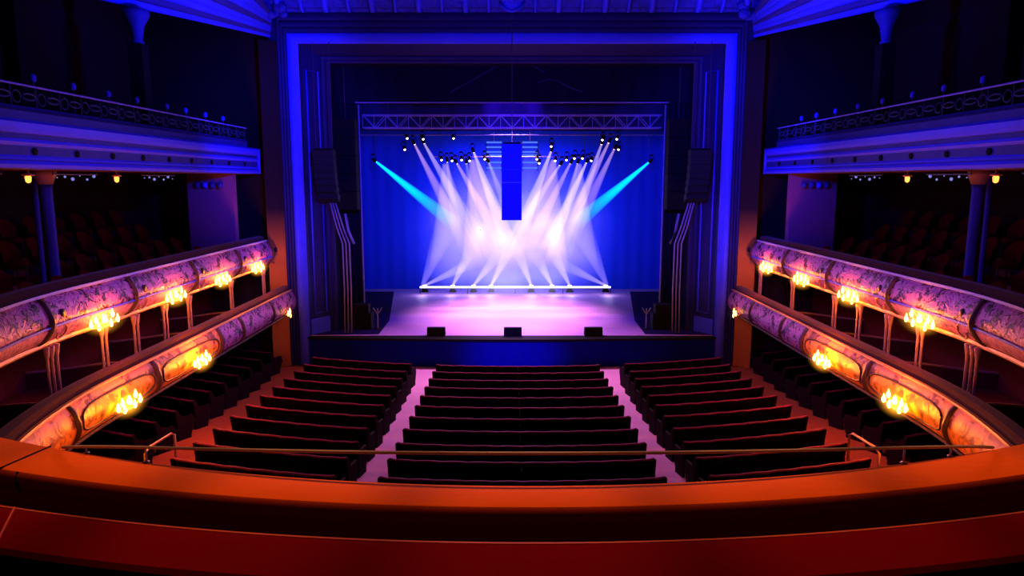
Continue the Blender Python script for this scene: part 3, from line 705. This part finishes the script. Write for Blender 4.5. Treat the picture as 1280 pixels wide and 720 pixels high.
# ------------------------------------------------------------------ stalls seating
XS = .2; R0 = 21.0
def arc(X): return (X - XS) ** 2 / (2 * R0)
def make_row(xa, xb):
    n = max(2, round((xb - xa) / .55)); w = (xb - xa) / n; cx = (xa + xb) / 2; oy = arc(cx)
    t = thing('theatre_seat_row', 'x', 'seat row', (0, 0, 0), 'x')
    def loc(x, dy, z):   # curved local frame
        sl = (x - XS) / R0
        return (x - cx - dy * sl, arc(x) - oy + dy, z)
    for i in range(n):
        x0 = xa + i * w + .002; x1 = xa + (i + 1) * w - .002
        mb = MB(); rows = []
        for k in range(7):
            x = x0 + (x1 - x0) * k / 6; c = .025 * math.sin(PI * k / 6); zt = .80 + .02 * math.sin(PI * k / 6) ** .5
            rows.append([loc(x, -.0 - c, .30), loc(x, -.06 - c, .6), loc(x, -.1 - c, zt), loc(x, -.02 - c * .3, zt), loc(x, .02 + c, .55), loc(x, .08 + c, .30)])
        mb.grid(rows, closed=True); mb.build('seat_back', 'seatback', t, True, rel=False)
        mb = MB(); mb.hull8([loc(x0 + .03, .1, .32), loc(x1 - .03, .1, .32), loc(x0 + .03, .5, .36), loc(x1 - .03, .5, .36), loc(x0 + .03, .1, .42), loc(x1 - .03, .1, .42), loc(x0 + .03, .5, .46), loc(x1 - .03, .5, .46)])
        mb.build('seat_cushion', 'velvet', t, rel=False)
    for i in range(n + 1):
        x = xa + i * w
        if i in (0, n):
            mb = MB(); e = .03
            P = [(-.12, 0), (.30, 0), (.30, .1), (.42, .45), (.38, .62), (.05, .62), (-.05, .84), (-.13, .84), (-.08, .5)]
            a = [loc(x - e, p, q) for p, q in P]; b_ = [loc(x + e, p, q) for p, q in P]
            m0 = len(mb.v); mb.v += a + b_; k = len(P)
            mb.f.append(tuple(range(k))); mb.f.append(tuple(range(2 * k - 1, k - 1, -1)))
            for j in range(k): mb.f.append((j, (j + 1) % k, k + (j + 1) % k, k + j))
            mb.build('end_panel', 'seatend', t, rel=False)
        else:
            mb = MB(); mb.hull8([loc(x - .03, .0, .55), loc(x + .03, .0, .55), loc(x - .03, .38, .55), loc(x + .03, .38, .55), loc(x - .03, .0, .6), loc(x + .03, .0, .6), loc(x - .03, .38, .62), loc(x + .03, .38, .62)])
            mb.hull8([loc(x - .02, .05, 0), loc(x + .02, .05, 0), loc(x - .02, .2, 0), loc(x + .02, .2, 0), loc(x - .02, .05, .56), loc(x + .02, .05, .56), loc(x - .02, .2, .56), loc(x + .02, .2, .56)])
            mb.build('armrest', 'seatend', t, rel=False)
    mb = MB(); rows = []
    for k in range(n * 4 + 1):
        x = xa + (xb - xa) * k / (n * 4); zz = .825 + .012 * abs(math.sin(PI * k / 4))
        if k == 0 or k == n * 4: zz += .03
        rows.append([loc(x, -.115, zz - .02), loc(x, -.115, zz), loc(x, -.09, zz + .012), loc(x, -.05, zz + .008), loc(x, -.05, zz - .02)])
    mb.grid(rows, closed=True); mb.build('top_rail', 'caprail', t, True, rel=False)
    return t, cx, oy
blocks = [('centre', XS - 2.72, XS + 2.72, 12, 0), ('left middle', -6.95, -3.42, 11, 0), ('right middle', 3.82, 7.3, 11, 0),
          ('far left', -11.6, -8.65, 10, 0), ('far right', 9.0, 11.9, 10, 0)]
for (nm, xa, xb, n, off) in blocks:
    t, cx, oy = make_row(xa, xb)
    for i in range(n):
        o = t if i == 0 else copy_tree(t)
        Y = 23.5 - i * 1.05; o.location = (cx, Y + oy, zf(Y + oy))
        o['label'] = 'curved row of dark seats in the %s stalls block, %s from the stage' % (nm, ordinal(i))
        o['group'] = 'seat rows of the %s stalls block' % nm
# brass rails added to stand in for glints beside the outer aisles
for s, (px, py) in ((-1, (196, 553)), (1, (1105, 548))):
    h = thing('aisle_glint_rail', 'small brass rail added for the glints in the %s rear stalls' % SIDE[s], 'handrail', (s * 7.8, 15.2, .42), 'aisle glint rails')
    mb = MB(); mb.tube([(s * 7.8, 14.6, .45), (s * 7.8, 14.6, 1.25), (s * 7.8, 14.8, 1.32), (s * 7.8, 15.8, 1.26), (s * 7.8, 15.95, 1.18), (s * 7.8, 15.95, .38)], .03, 7); mb.build('rail', 'gold', h, True)

# ------------------------------------------------------------------ foreground parapet and ledge
def fY(X): return 7.73 + (X - XS) ** 2 / (2 * 16.0)
def nY(X): return 7.11 + (X - XS) ** 2 / (2 * 19.5)
def lf(X): return 6.02 + (X - XS) ** 2 / (2 * 18.8)
def ln_(X): return 5.30 + (X - XS) ** 2 / (2 * 18.8)
ZP = 3.6
pa = thing('circle_parapet', 'wide curved orange rail of the circle parapet across the foreground', 'parapet', (0, 7.4, 3.6))
def strip(fn, xs):
    rows = []
    for x in xs: rows.append(fn(x))
    mb = MB(); mb.grid(rows); return mb
XX = [-8.8 + 17.9 * i / 120 for i in range(121)]
strip(lambda x: [(x, nY(x) + .05, ZP - .01), (x, nY(x) + .1, ZP), (x, fY(x) - .06, ZP), (x, fY(x) - .01, ZP - .03), (x, fY(x), ZP - .09), (x, fY(x) - .03, ZP - .12)], XX).build('rail_top', 'parapet', pa, True)
strip(lambda x: [(x, nY(x) + .05, ZP - .01), (x, nY(x) + .01, ZP - .03), (x, nY(x), ZP - .1), (x, nY(x) + .02, ZP - .2), (x, nY(x) + .08, ZP - .26), (x, nY(x) + .1, ZP - .3), (x, nY(x) + .1, ZP - 1.1)], XX).build('inner_face', 'parapetside', pa, True)
strip(lambda x: [(x, fY(x) - .03, ZP - .12), (x, fY(x) + .1, ZP - .4), (x, fY(x) + .05, ZP - .9), (x, fY(x) - .2, ZP - 1.2)], XX).build('outer_front', 'lowsmooth', pa, True)
def seam(px0, px1, name='joint'):
    pass
# radial joint lines across the top at both ends
for (xa, xb) in ((-6.2, -6.0),):
    mb = MB(); a = (-6.1, nY(-6.1) + .04, ZP + .004); b2 = (-5.95, fY(-5.95) - .03, ZP + .004)
    mb.tube([a, b2], .012, 5); mb.build('joint', 'seam', pa)
    mb = MB(); mb.tube([(-5.83, nY(-5.83) + .03, ZP + .0), (-5.84, nY(-5.84) - .02, ZP - .1), (-5.83, nY(-5.83) + .03, ZP - .25)], .014, 5); mb.build('cord', 'seam', pa)
# floor between parapet and ledge (dark)
mb = MB(); mb.grid([[(x, ln_(x) - 6, 2.5), (x, nY(x) + .1, 2.5)] for x in XX])
struct('floor_circle', mb, 'black', 'dark walkway floor behind the circle parapet', 'floor')
mb = MB(); mb.grid([[(x, ln_(x) - 4, 2.45), (x, fY(x) - .2, 2.4)] for x in XX]); struct('ceiling_under_circle', mb, 'black', 'dark underside of the circle', 'ceiling')
ld = thing('inner_ledge', 'deep red ledge with an orange lit edge along the bottom of the view', 'ledge', (0, 5.7, 3.8))
ZL = 3.8
strip(lambda x: [(x, lf(x), ZL - .5), (x, lf(x), ZL - .03), (x, lf(x) - .03, ZL)], XX).build('outer_face', 'parapetside', ld)
strip(lambda x: [(x, lf(x) - .0, ZL - .02), (x, lf(x) - .005, ZL + .006), (x, lf(x) - .03, ZL + .004)], XX).build('edge_highlight', 'ledgeedge', ld)  # orange strip painted as the highlight on the far edge
strip(lambda x: [(x, lf(x) - .03, ZL), (x, ln_(x) + .04, ZL), (x, ln_(x), ZL - .04)], XX).build('ledge_top', 'ledge', ld)
strip(lambda x: [(x, ln_(x), ZL - .04), (x, ln_(x) - .01, ZL - .06), (x, ln_(x) + .01, ZL - .08), (x, ln_(x), ZL - 1.3)], XX).build('inner_panel', 'plush', ld)
mb = MB(); mb.tube([(-4.9, lf(-4.9) - .02, ZL + .01), (-4.55, ln_(-4.55) + .02, ZL + .01)], .012, 5); mb.build('joint', 'ledgeedge', ld)
# slim safety rail on posts along the far edge of the parapet
sr = thing('safety_rail', 'thin steel safety rail on posts just beyond the parapet', 'safety rail', (0, 7.7, 3.6))
def hz(x): # height of rail above the parapet, highest mid-span
    return .36 * max(0, 1 - ((x - XS) / 5.95) ** 2) ** .8 + .02
def ry(x): return fY(x) - .05 
RX = [XS - 5.93 + 11.86 * i / 80 for i in range(81)]
mb = MB(); mb.tube([(x, ry(x), ZP + hz(x)) for x in RX], .021, 8); mb.build('rail', 'steel', sr, True)
for x in (-5.35, -4.45, 4.75, 5.45, -2.2, 2.6):
    if abs(x) < 3: continue
    mb = MB(); mb.tube([(x, ry(x), ZP - .02), (x, ry(x), ZP + hz(x))], .012, 6); mb.lathe([(.04, 0), (.04, .012), (.015, .02)], (x, ry(x), ZP), 8); mb.build('post', 'steel', sr, True)

# ------------------------------------------------------------------ rigging on stage
def truss(name, label, xa, xb, y, z, w, h, group=None):
    t = thing(name, label, 'truss', ((xa + xb) / 2, y, z), group)
    for dy in (-w / 2, w / 2):
        for dz in (0, h):
            mb = MB(); mb.tube([(xa, y + dy, z + dz), (xb, y + dy, z + dz)], .03, 6); mb.build('chord', 'truss', t)
    mb = MB(); n = int((xb - xa) / .45)
    for i in range(n):
        a = xa + (xb - xa) * i / n; b = xa + (xb - xa) * (i + 1) / n
        for dy in (-w / 2, w / 2):
            mb.tube([(a, y + dy, z + (0 if i % 2 else h)), (b, y + dy, z + (h if i % 2 else 0))], .016, 5)
        mb.tube([(a, y - w / 2, z), (a, y + w / 2, z)], .014, 5); mb.tube([(a, y - w / 2, z), (a, y - w / 2, z + h)], .014, 5)
    mb.build('lacing', 'truss', t)
    for x in (xa + 1, (xa + xb) / 2, xb - 1): MB().tube([(x, y, z + h), (x, y, 13.3)], .012, 4).build('hoist_cable', 'iron', t)
    return t
truss('lighting_truss', 'long aluminium box truss across the top of the stage opening', -6.0, 6.0, 29.8, 9.08, .45, .5)
for (z, y, nm) in ((9.0, 33.0, 'upper'), (8.05, 33.4, 'lower')):
    t = thing('lighting_bar', '%s horizontal pipe carrying stage lamps behind the truss' % nm, 'pipe', (0, y, z), 'lighting bars')
    mb = MB(); mb.tube([(-7 if nm == 'upper' else -3.6, y, z), (7 if nm == 'upper' else 3.9, y, z)], .03, 6); mb.build('pipe', 'truss', t)
    for x in (-3.3, 0, 3.3):
        mb = MB(); mb.tube([(x, y, z), (x, y, 13.3)], .012, 4); mb.build('cable', 'iron', t)
# beams and moving heads
WH = (1.0, .78, .95); PK = (1.0, .62, .80); LV = (.62, .46, 1.0); CY = (.0, .50, 1.0)
heads = []
def beam(a, b, r0, r1, col, k, label, group, m='beam', name='light_shaft'):
    a = Vector(a); b = Vector(b); L = (b - a).length
    mb = MB(); n = 16
    mb.grid([[(r * math.cos(2 * PI * j / n), r * math.sin(2 * PI * j / n), z) for j in range(n)] for r, z in ((r0, 0), (r1, L))], closed=True)
    mb.f.append(tuple(range(n))); mb.f.append(tuple(range(2 * n - 1, n - 1, -1)))
    o = mb.build(name, m, None, True)
    o.location = a; o.rotation_mode = 'QUATERNION'; o.rotation_quaternion = (b - a).to_track_quat('Z', 'Y')
    o.color = (*col, k); tag(o, label, 'light beam', group, kind=None); return o
def head(p, aim, i, where, lens='lens', name='moving_head_light'):
    p = Vector(p); d = (Vector(aim) - p).normalized()
    t = thing(name, where, 'stage light', tuple(p), 'moving head lamps')
    q = d.to_track_quat('Z', 'Y').to_matrix()
    def rot(mb):
        mb.v = [tuple(p + q @ Vector(v)) for v in mb.v]; return mb
    hd_ = rot(MB().lathe([(.03, -.24), (.065, -.21), (.08, -.08), (.07, -.02), (.06, 0)], (0, 0, 0), 12)).build('head', 'rubber', t, True)
    rot(MB().lathe([(.045, 0), (.045, .012), (.02, .016)], (0, 0, 0), 12)).build('lens', lens, hd_, True)
    c = p - d * .17
    mb = MB()
    for k in (-1, 1): mb.tube([(c.x + k * .11, c.y, c.z), (c.x + k * .11, c.y, c.z + .13), (c.x + k * .04, c.y, c.z + .2)], .014, 6)
    mb.build('yoke', 'rubber', t)
    mb = MB(); mb.box(c.x - .07, c.x + .07, c.y - .06, c.y + .06, c.z + .19, c.z + .25); mb.build('base', 'rubber', t)
    return t
TOP = [  # source photo px, target px, depth source, depth target, end radius, colour, strength
    ((518, 180), (596, 330), .52, PK, 1.0), ((530, 179), (610, 320), .50, WH, 1.0), ((559, 202), (575, 320), .40, LV, .8),
    ((571, 204), (640, 325), .50, PK, .9), ((583, 204), (603, 330), .42, LV, .7), ((592, 190), (642, 320), .52, WH, 1.25), ((611, 203), (648, 300), .35, WH, .7),
    ((752, 180), (700, 330), .48, WH, .9), ((761, 178), (690, 325), .50, PK, 1.0), ((768, 186), (706, 315), .50, PK, .9), ((689, 189), (640, 318), .52, WH, 1.25),
    ((700, 206), (632, 310), .42, WH, .8), ((713, 204), (650, 330), .50, PK, .9), ((733, 203), (676, 330), .50, WH, 1.2), ((722, 204), (690, 330), .40, LV, .7)]
for i, (a, b, r1, c, k) in enumerate(TOP):
    sd = 'left' if a[0] < 640 else 'right'
    A = at(a[0], a[1], 33.0 if a[1] < 195 else 33.4); B = at(b[0], b[1], 36.2)
    lab = ['leftmost', 'second', 'third', 'fourth', 'fifth', 'sixth', 'seventh']
    head(A, B, i, 
         'black moving head lamp aimed inwards, %s one to the %s of the hanging speaker' % (ordinal(sum(1 for q in TOP if (q[0][0] < 640) == (a[0] < 640) and abs(q[0][0] - 640) < abs(a[0] - 640))), sd))
    rk = sum(1 for q in TOP if (q[0][0] < 640) == (a[0] < 640) and abs(q[0][0] - 640) < abs(a[0] - 640))
    beam(A, B, .05, r1, c, k, 'pale slanting overhead light beam, %s to the %s of the hanging speaker' % (ordinal(rk), sd), 'overhead light beams')
# extra lit heads without beams
EX = [(509, 173), (506, 187), (529, 174), (567, 173), (753, 175), (771, 174), (773, 187), (689, 183), (552, 200), (565, 201), (577, 200), (587, 201), (606, 199), (671, 199), (674, 204), (694, 201), (708, 200), (718, 198), (728, 198), (739, 201)]
for (px, py) in EX:
    p = at(px, py, 32.8); sd = 'left' if px < 640 else 'right'; lo = py > 195
    k = sum(1 for q in EX if (q[0] < 640) == (px < 640) and (q[1] > 195) == lo and abs(q[0] - 640) < abs(px - 640))
    head(p, p + Vector(((640 - px) * .004, -1.0, -1.2)), 0, 'small glinting lamp on the %s bar, %s %s of the hanging speaker' % ('lower' if lo else 'upper', ordinal(k), sd))['group'] = 'glinting lamps'
# cyan side beams
for s, a, b in ((-1, (470, 202), (572, 283)), (1, (811, 203), (716, 283))):
    A = at(*a, 33.0); B = at(*b, 35.8)
    head(A, B, 0, 'cyan stage lamp at the far %s of the stage throwing the blue beam' % SIDE[s], 'lensblue')
    beam(A, B, .045, .42, CY, 6.0, 'bright cyan light beam slanting in from the upper %s' % SIDE[s], 'cyan light beams')
    mb = MB(); mb.tube([A + Vector((0, 0, .1)), (A.x, A.y, 13.3)], .015, 4); mb.build('suspension_cable', 'iron'); 
    o = bpy.context.scene.objects[-1]
for o in [o for o in scene.objects if o.name.startswith('suspension_cable')]:
    tag(o, 'thin cable holding the cyan lamp on the %s' % ('left' if o.data.vertices[0].co.x < 0 else 'right'), 'cable', 'lamp cables')
# broad washes to the floor
for (a, b, r, c, k, n) in (((556, 205), (574, 352), 1.7, LV, 1.0, 'far left'), ((724, 205), (712, 352), 1.7, LV, 1.0, 'far right'),
                           ((590, 200), (620, 345), 1.9, PK, .8, 'inner left'), ((692, 200), (668, 345), 1.9, PK, .8, 'inner right')):
    beam(at(*a, 34.5), at(*b, 37.0), .12, r, c, k, 'wide soft cone of lavender light falling to the stage, %s' % n, 'wide light cones', 'widebeam', 'light_cone')
# floor units
FL = [(531, 361, 604, 322, 'far left'), (566, 361, 590, 310, 'second from the left'), (592, 361, 628, 312, 'third from the left'), (614, 361, 640, 306, 'left of centre'), (664, 361, 645, 308, 'right of centre'),
      (690, 361, 668, 316, 'third from the right'), (712, 361, 690, 312, 'second from the right'), (757, 361, 690, 324, 'far right')]
for (px, py, tx, ty, nm) in FL:
    p = at(px, py, 37.9); p.z = 1.1
    t = thing('floor_light', 'bright floor lamp on the stage under the light batten, %s' % nm, 'stage light', tuple(p), 'floor lamps')
    MB().box(p.x - .17, p.x + .17, p.y - .12, p.y + .12, 1.1, 1.2).build('base', 'rubber', t)
    mb = MB(); mb.lathe([(.12, 1.2), (.14, 1.28), (.13, 1.4), (.1, 1.44)], (p.x, p.y, 0), 12); mb.build('head', 'rubber', t, True)
    mb = MB(); mb.lathe([(.1, 1.44), (.1, 1.46), (.03, 1.47)], (p.x, p.y, 0), 12); mb.build('lens', 'floorlens', t, True)
    q = Vector((p.x, p.y, 1.45)); T = at(tx, ty, 36.6)
    beam(q, T, .06, .38, WH, 1.0, 'white beam rising from the %s floor lamp to the middle' % nm, 'floor light beams')
    lights_point('floor_lamp_spill', (p.x, 36.7, 1.4), (.85, .8, 1), 11, .25)
# outer edge beams up to the rig
for s, a, b in ((-1, (527, 360), (566, 262)), (1, (760, 360), (716, 262))):
    beam(at(*a, 37.6), at(*b, 36.6), .08, .8, LV, .55, 'faint lavender beam rising from the %s end of the batten' % SIDE[s], 'faint rising beams', 'beam')
bt = thing('light_batten', 'long glowing white strip light low across the back of the stage', 'light batten', (0, 37.6, 1.3))
a = at(526, 361, 37.7); b = at(762, 361, 37.7)
mb = MB(); mb.tube([(a.x, 37.3, 1.45), (b.x, 37.3, 1.45)], .05, 8); mb.build('tube', 'batten', bt)
mb = MB(); mb.box(a.x, b.x, 37.34, 37.42, 1.36, 1.42); mb.build('tray', 'rubber', bt)
for i in range(5):
    x = a.x + (b.x - a.x) * i / 4; mb = MB(); mb.tube([(x, 37.38, 1.1), (x, 37.38, 1.4)], .02, 6); mb.build('foot', 'rubber', bt)
# haze
def hazeball(c, r, col, k, label, sc=(1, 1, 1)):
    mb = MB(); mb.ball((0, 0, 0), 1, 20, (r[0], r[1], r[2])); o = mb.build('stage_haze', 'haze', None, True); o.location = c; o.color = (*col, k)
    return tag(o, label, 'haze', kind='stuff')
hazeball(at(640, 290, 35.6), (5.6, 1.8, 4.9), (.70, .52, 1.0), .8, 'pale glowing haze where the beams meet in mid stage')
hazeball(at(640, 270, 36.0), (7.4, 2.2, 5.5), (.0, .16, 1.0), .22, 'deep blue haze filling the back of the stage')
hazeball(at(640, 350, 36.4), (5.4, 1.2, 1.4), (.8, .8, 1.0), .45, 'low bright haze just above the back of the stage floor')
hazeball(at(600, 285, 33.2), (.75, .5, 1.2), (.85, .85, 1.0), .9, 'small white puff of haze left of the hanging speaker')
hazeball(at(692, 290, 33.2), (.7, .5, 1.4), (.85, .85, 1.0), .9, 'small white puff of haze right of the hanging speaker')
# lit louvre panels either side of the centre speaker
for s, x0, x1 in ((-1, 608, 627), (1, 653, 672)):
    t = thing('led_panel', 'ladder of pale blue light strips %s of the hanging speaker' % SIDE[s], 'light panel', tuple(at((x0 + x1) / 2, 180, 34)), 'blue strip panels')
    for y in (178, 184, 190, 194, 203, 210):
        p, q = at(x0, y, 34), at(x1, y, 34)
        MB().box(p.x, q.x, 33.95, 34.0, p.z - .04, p.z + .04).build('strip', 'slat', t)
    for x in (x0, x1):
        p, q = at(x, 176, 34.05), at(x, 214, 34.05); MB().tube([p, q], .02, 5).build('upright', 'rubber', t)
    p, q = at((x0 + x1) / 2, 177, 34.05), None
    MB().tube([p, (p.x, 34.05, 13.3)], .015, 4).build('cable', 'iron', t)

# centre speaker column
p0 = at(627, 180, 26.3); p1 = at(652, 275, 26.3)
sp = thing('hanging_speaker_column', 'tall slim speaker column hanging in front of the beams at mid stage', 'speaker', (0, 26.4, p1.z))
n = 6
for i in range(n):
    za = p1.z + (p0.z - p1.z) * i / n; zb = p1.z + (p0.z - p1.z) * (i + 1) / n - .008
    MB().box(p0.x, p1.x, 26.15, 26.6, za, zb).build('speaker_box', 'speakerblue', sp)
MB().tube([(0, 26.4, p0.z), (0, 26.4, 13.0)], .015, 5).build('cable', 'iron', sp)
MB().box(p0.x + .05, p1.x - .05, 26.2, 26.5, p0.z, p0.z + .06).build('fly_frame', 'rubber', sp)
# side line arrays
for s in (-1, 1):
    t = thing('line_array_speaker', 'curved black line array speaker hanging by the %s jamb of the arch' % SIDE[s], 'speaker', (s * 6.75, 26.9, 6.1), 'line arrays')
    for i in range(7):
        a = i / 6; z = 7.95 - i * .265; y = 26.75 + .28 * (a ** 2) * 1.6
        MB().rbox((s * 6.86, y, z), (.74, .45, .245), rx=-.32 * a).build('array_box', 'speaker', t)
    MB().box(s * 6.86 - .35, s * 6.86 + .35, 26.6, 26.95, 8.09, 8.14).build('fly_frame', 'rubber', t)
    for dx in (-.3, .3): MB().tube([(s * 6.86 + dx, 26.8, 8.12), (s * 6.86 + dx, 26.8, 11.9)], .015, 4).build('cable', 'iron', t)
    c = thing('cable_bundle', 'pale cable bundle hanging below the %s line array to the stage' % SIDE[s], 'cables', (s * 6.3, 27.4, 1.1), 'cable bundles')
    for j in range(3):
        x = s * (6.45 - .13 * j)
        MB().tube([(s * (6.8 - .1 * j), 27.1, 6.15), (s * (6.6 - .12 * j), 27.2, 5.2), (x, 27.35, 4.6), (x, 27.4, 2.8), (x + s * .03, 27.4, 1.12)], .03, 6).build('cable', 'cable', c, True)
    MB().tube([(s * 6.3, 27.3, 5.75), (s * 6.2, 27.3, 5.1), (s * 6.0, 27.3, 4.6)], .05, 6).build('loop', 'paleleg', c, True)
    # dark equipment stacked in the wings
    w = thing('amplifier_stack', 'dark equipment stack at the %s edge of the stage' % SIDE[s], 'equipment', (s * 5.95, 28.3, 1.1), 'equipment stacks')
    MB().box(s * 6.0 - .4, s * 6.0 + .4, 28.1, 28.7, 1.1, 1.75).build('lower_case', 'rubber', w)
    MB().box(s * 6.03 - .32, s * 6.03 + .32, 28.15, 28.65, 1.75, 2.1).build('upper_case', 'rubber', w)
    m_ = thing('microphone_stand', 'small pale stand beside the equipment stack on the %s' % SIDE[s], 'stand', (s * 5.35, 28.2, 1.1), 'pale stands')
    MB().tube([(s * 5.35, 28.2, 1.1), (s * 5.35, 28.2, 1.95)], .03, 6).build('pole', 'cable', m_)
    for q in (-1, 1): MB().tube([(s * 5.35, 28.2, 1.7), (s * 5.35 + q * .18, 28.2, 1.98)], .025, 6).build('arm', 'cable', m_)
    MB().lathe([(.16, 1.1), (.14, 1.13), (.03, 1.15)], (s * 5.35, 28.2, 0), 10).build('base', 'rubber', m_)
# floor monitors
for px, nm in ((545, 'left of centre'), (641, 'in the centre'), (742, 'right of centre')):
    X = at(px, 420, 26.95).x; y = 27.1
    t = thing('stage_monitor', 'small black wedge monitor on the stage lip, %s' % nm, 'speaker', (X, y, 1.1), 'wedge monitors')
    w = .34; n = len(t.children)
    mb = MB(); mb.hull8([(X - w, y - .2, 1.1), (X + w, y - .2, 1.1), (X - w, y + .22, 1.1), (X + w, y + .22, 1.1), (X - w, y - .14, 1.42), (X + w, y - .14, 1.42), (X - w, y + .05, 1.42), (X + w, y + .05, 1.42)]); mb.build('cabinet', 'rubber', t)
    mb = MB(); mb.hull8([(X - w + .03, y + .06, 1.4), (X + w - .03, y + .06, 1.4), (X - w + .03, y + .215, 1.13), (X + w - .03, y + .215, 1.13), (X - w + .03, y + .07, 1.41), (X + w - .03, y + .07, 1.41), (X - w + .03, y + .23, 1.14), (X + w - .03, y + .23, 1.14)]); mb.build('grille', 'speaker', t)

# ------------------------------------------------------------------ lights
def area(name, loc, aim, size, color, e, sy=None, spread=PI):
    l = bpy.data.lights.new(name, 'AREA'); l.color = color; l.energy = e; l.size = size
    if sy: l.shape = 'RECTANGLE'; l.size_y = sy
    l.spread = spread
    o = bpy.data.objects.new(name, l); COL.objects.link(o); o.location = loc
    o.rotation_euler = (Vector(aim) - Vector(loc)).to_track_quat('-Z', 'Y').to_euler(); return o
def spot(name, loc, aim, ang, color, e, blend=.6, r=.1):
    l = bpy.data.lights.new(name, 'SPOT'); l.color = color; l.energy = e; l.spot_size = math.radians(ang); l.spot_blend = blend; l.shadow_soft_size = r
    o = bpy.data.objects.new(name, l); COL.objects.link(o); o.location = loc
    o.rotation_euler = (Vector(aim) - Vector(loc)).to_track_quat('-Z', 'Y').to_euler(); return o
BLUE = (.012, .03, 1)
for s in (-1, 1):
    spot('blue_balcony_wash', (-s * 5, 13, 11.5), (s * 9.2, 19, 7.8), 62, (.02, .03, 1), 4200, .7, .3)
    spot('blue_arch_wash', (s * 2.5, 15, 8.5), (s * 8.0, 27, 7.5), 46, BLUE, 7000, .8, .2)
    spot('blue_cove_wash', (s * 5, 19, 9.2), (s * 9.5, 24, 12.4), 80, BLUE, 2600, .8, .2)
    spot('violet_tier_wash', (-s * 5, 17, 9.5), (s * 8.5, 19, 4.0), 70, (.42, .07, 1), 560, .8, .3)
    spot('orange_pier_wash', (s * 8.3, 24.4, 2.6), (s * 9.0, 26.5, 3.2), 75, (1, .36, .03), 100, .6, .1)
    lights_point('orange_soffit_glow', (s * 9.9, 15, 6.6), (1, .2, .03), 2.5, .3)
    lights_point('red_tier_glow', (s * 10.5, 14, 6.0), (1, .06, .01), 4, .5)
    lights_point('red_box_glow', (s * 10.0, 15.5, 3.3), (1, .10, .01), 3.5, .3)
    lights_point('red_box_glow', (s * 10.0, 20.5, 3.3), (1, .10, .01), 3.5, .3)
    lights_point('mauve_panel_glow', (s * 9.6, 23.3, 6.0), (.8, .06, .5), 3.5, .3)
    lights_point('pillar_glow', (s * 10.1, 15.6, 6.6), (.01, .03, 1), 3, .1)  # small unseen blue light added to brighten the pillar
    lights_point('near_tier_glow', (s * 6.9, 12.4, 2.7), AMB, 30, .3)  # unseen amber light added to brighten the near end of the tier
    lights_point('aisle_glow', (s * 7.6, 18, 2.6), (1, .22, .04), 60, .3)
spot('blue_cornice_wash', (0, 18, 9.5), (0, 26.6, 12.8), 100, BLUE, 2000, .6, .2)
spot('blue_stage_front_wash', (0, 20, 9), (0, 26.6, .4), 26, BLUE, 5500, 1.0, .2)
# stage
for x in (-5, 0, 5):
    spot('backdrop_wash', (x * .6, 35, 11.2), (x * .45, 39, 3.5), 80, (.003, .06, 1), 480, .8, .3)
spot('speaker_wash', (0, 18, 9), (0, 26.2, 7.3), 34, BLUE, 4500, .6, .1)
spot('stage_key', (0, 34, 11.5), (0, 32, 1.1), 54, (1, .50, .85), 13000, .9, .3)
spot('stage_blue', (0, 30.5, 12), (0, 33, 1.1), 95, (.18, .01, 1), 2600, .7, .3)
spot('stage_pink', (0, 36, 10.5), (0, 30.2, 1.1), 50, (1, .5, .7), 5000, .8, .3)
area('stage_spill', (0, 28.6, 8.8), (0, 20, 0), 6, (.85, .38, .9), 700, 1.0, 2.0)
# house
area('stalls_red_wash', (0, 17, 12.5), (0, 17.5, 0), 8, (1, .08, .16), 30, 6, 1.9)
for x in (-7.0, -4.2, -1.4, 1.4, 4.2, 7.0):
    spot('foreground_spot', (x + .2, 8.9 + x * x / 40, 10.5), (x + .2, 6.6 + x * x / 40, 3.6), 46, (1, .34, .07), 620, .5, .15)
w = bpy.data.worlds.new('world'); scene.world = w; w.use_nodes = True
w.node_tree.nodes['Background'].inputs[0].default_value = (.01, .006, .05, 1); w.node_tree.nodes['Background'].inputs[1].default_value = .05
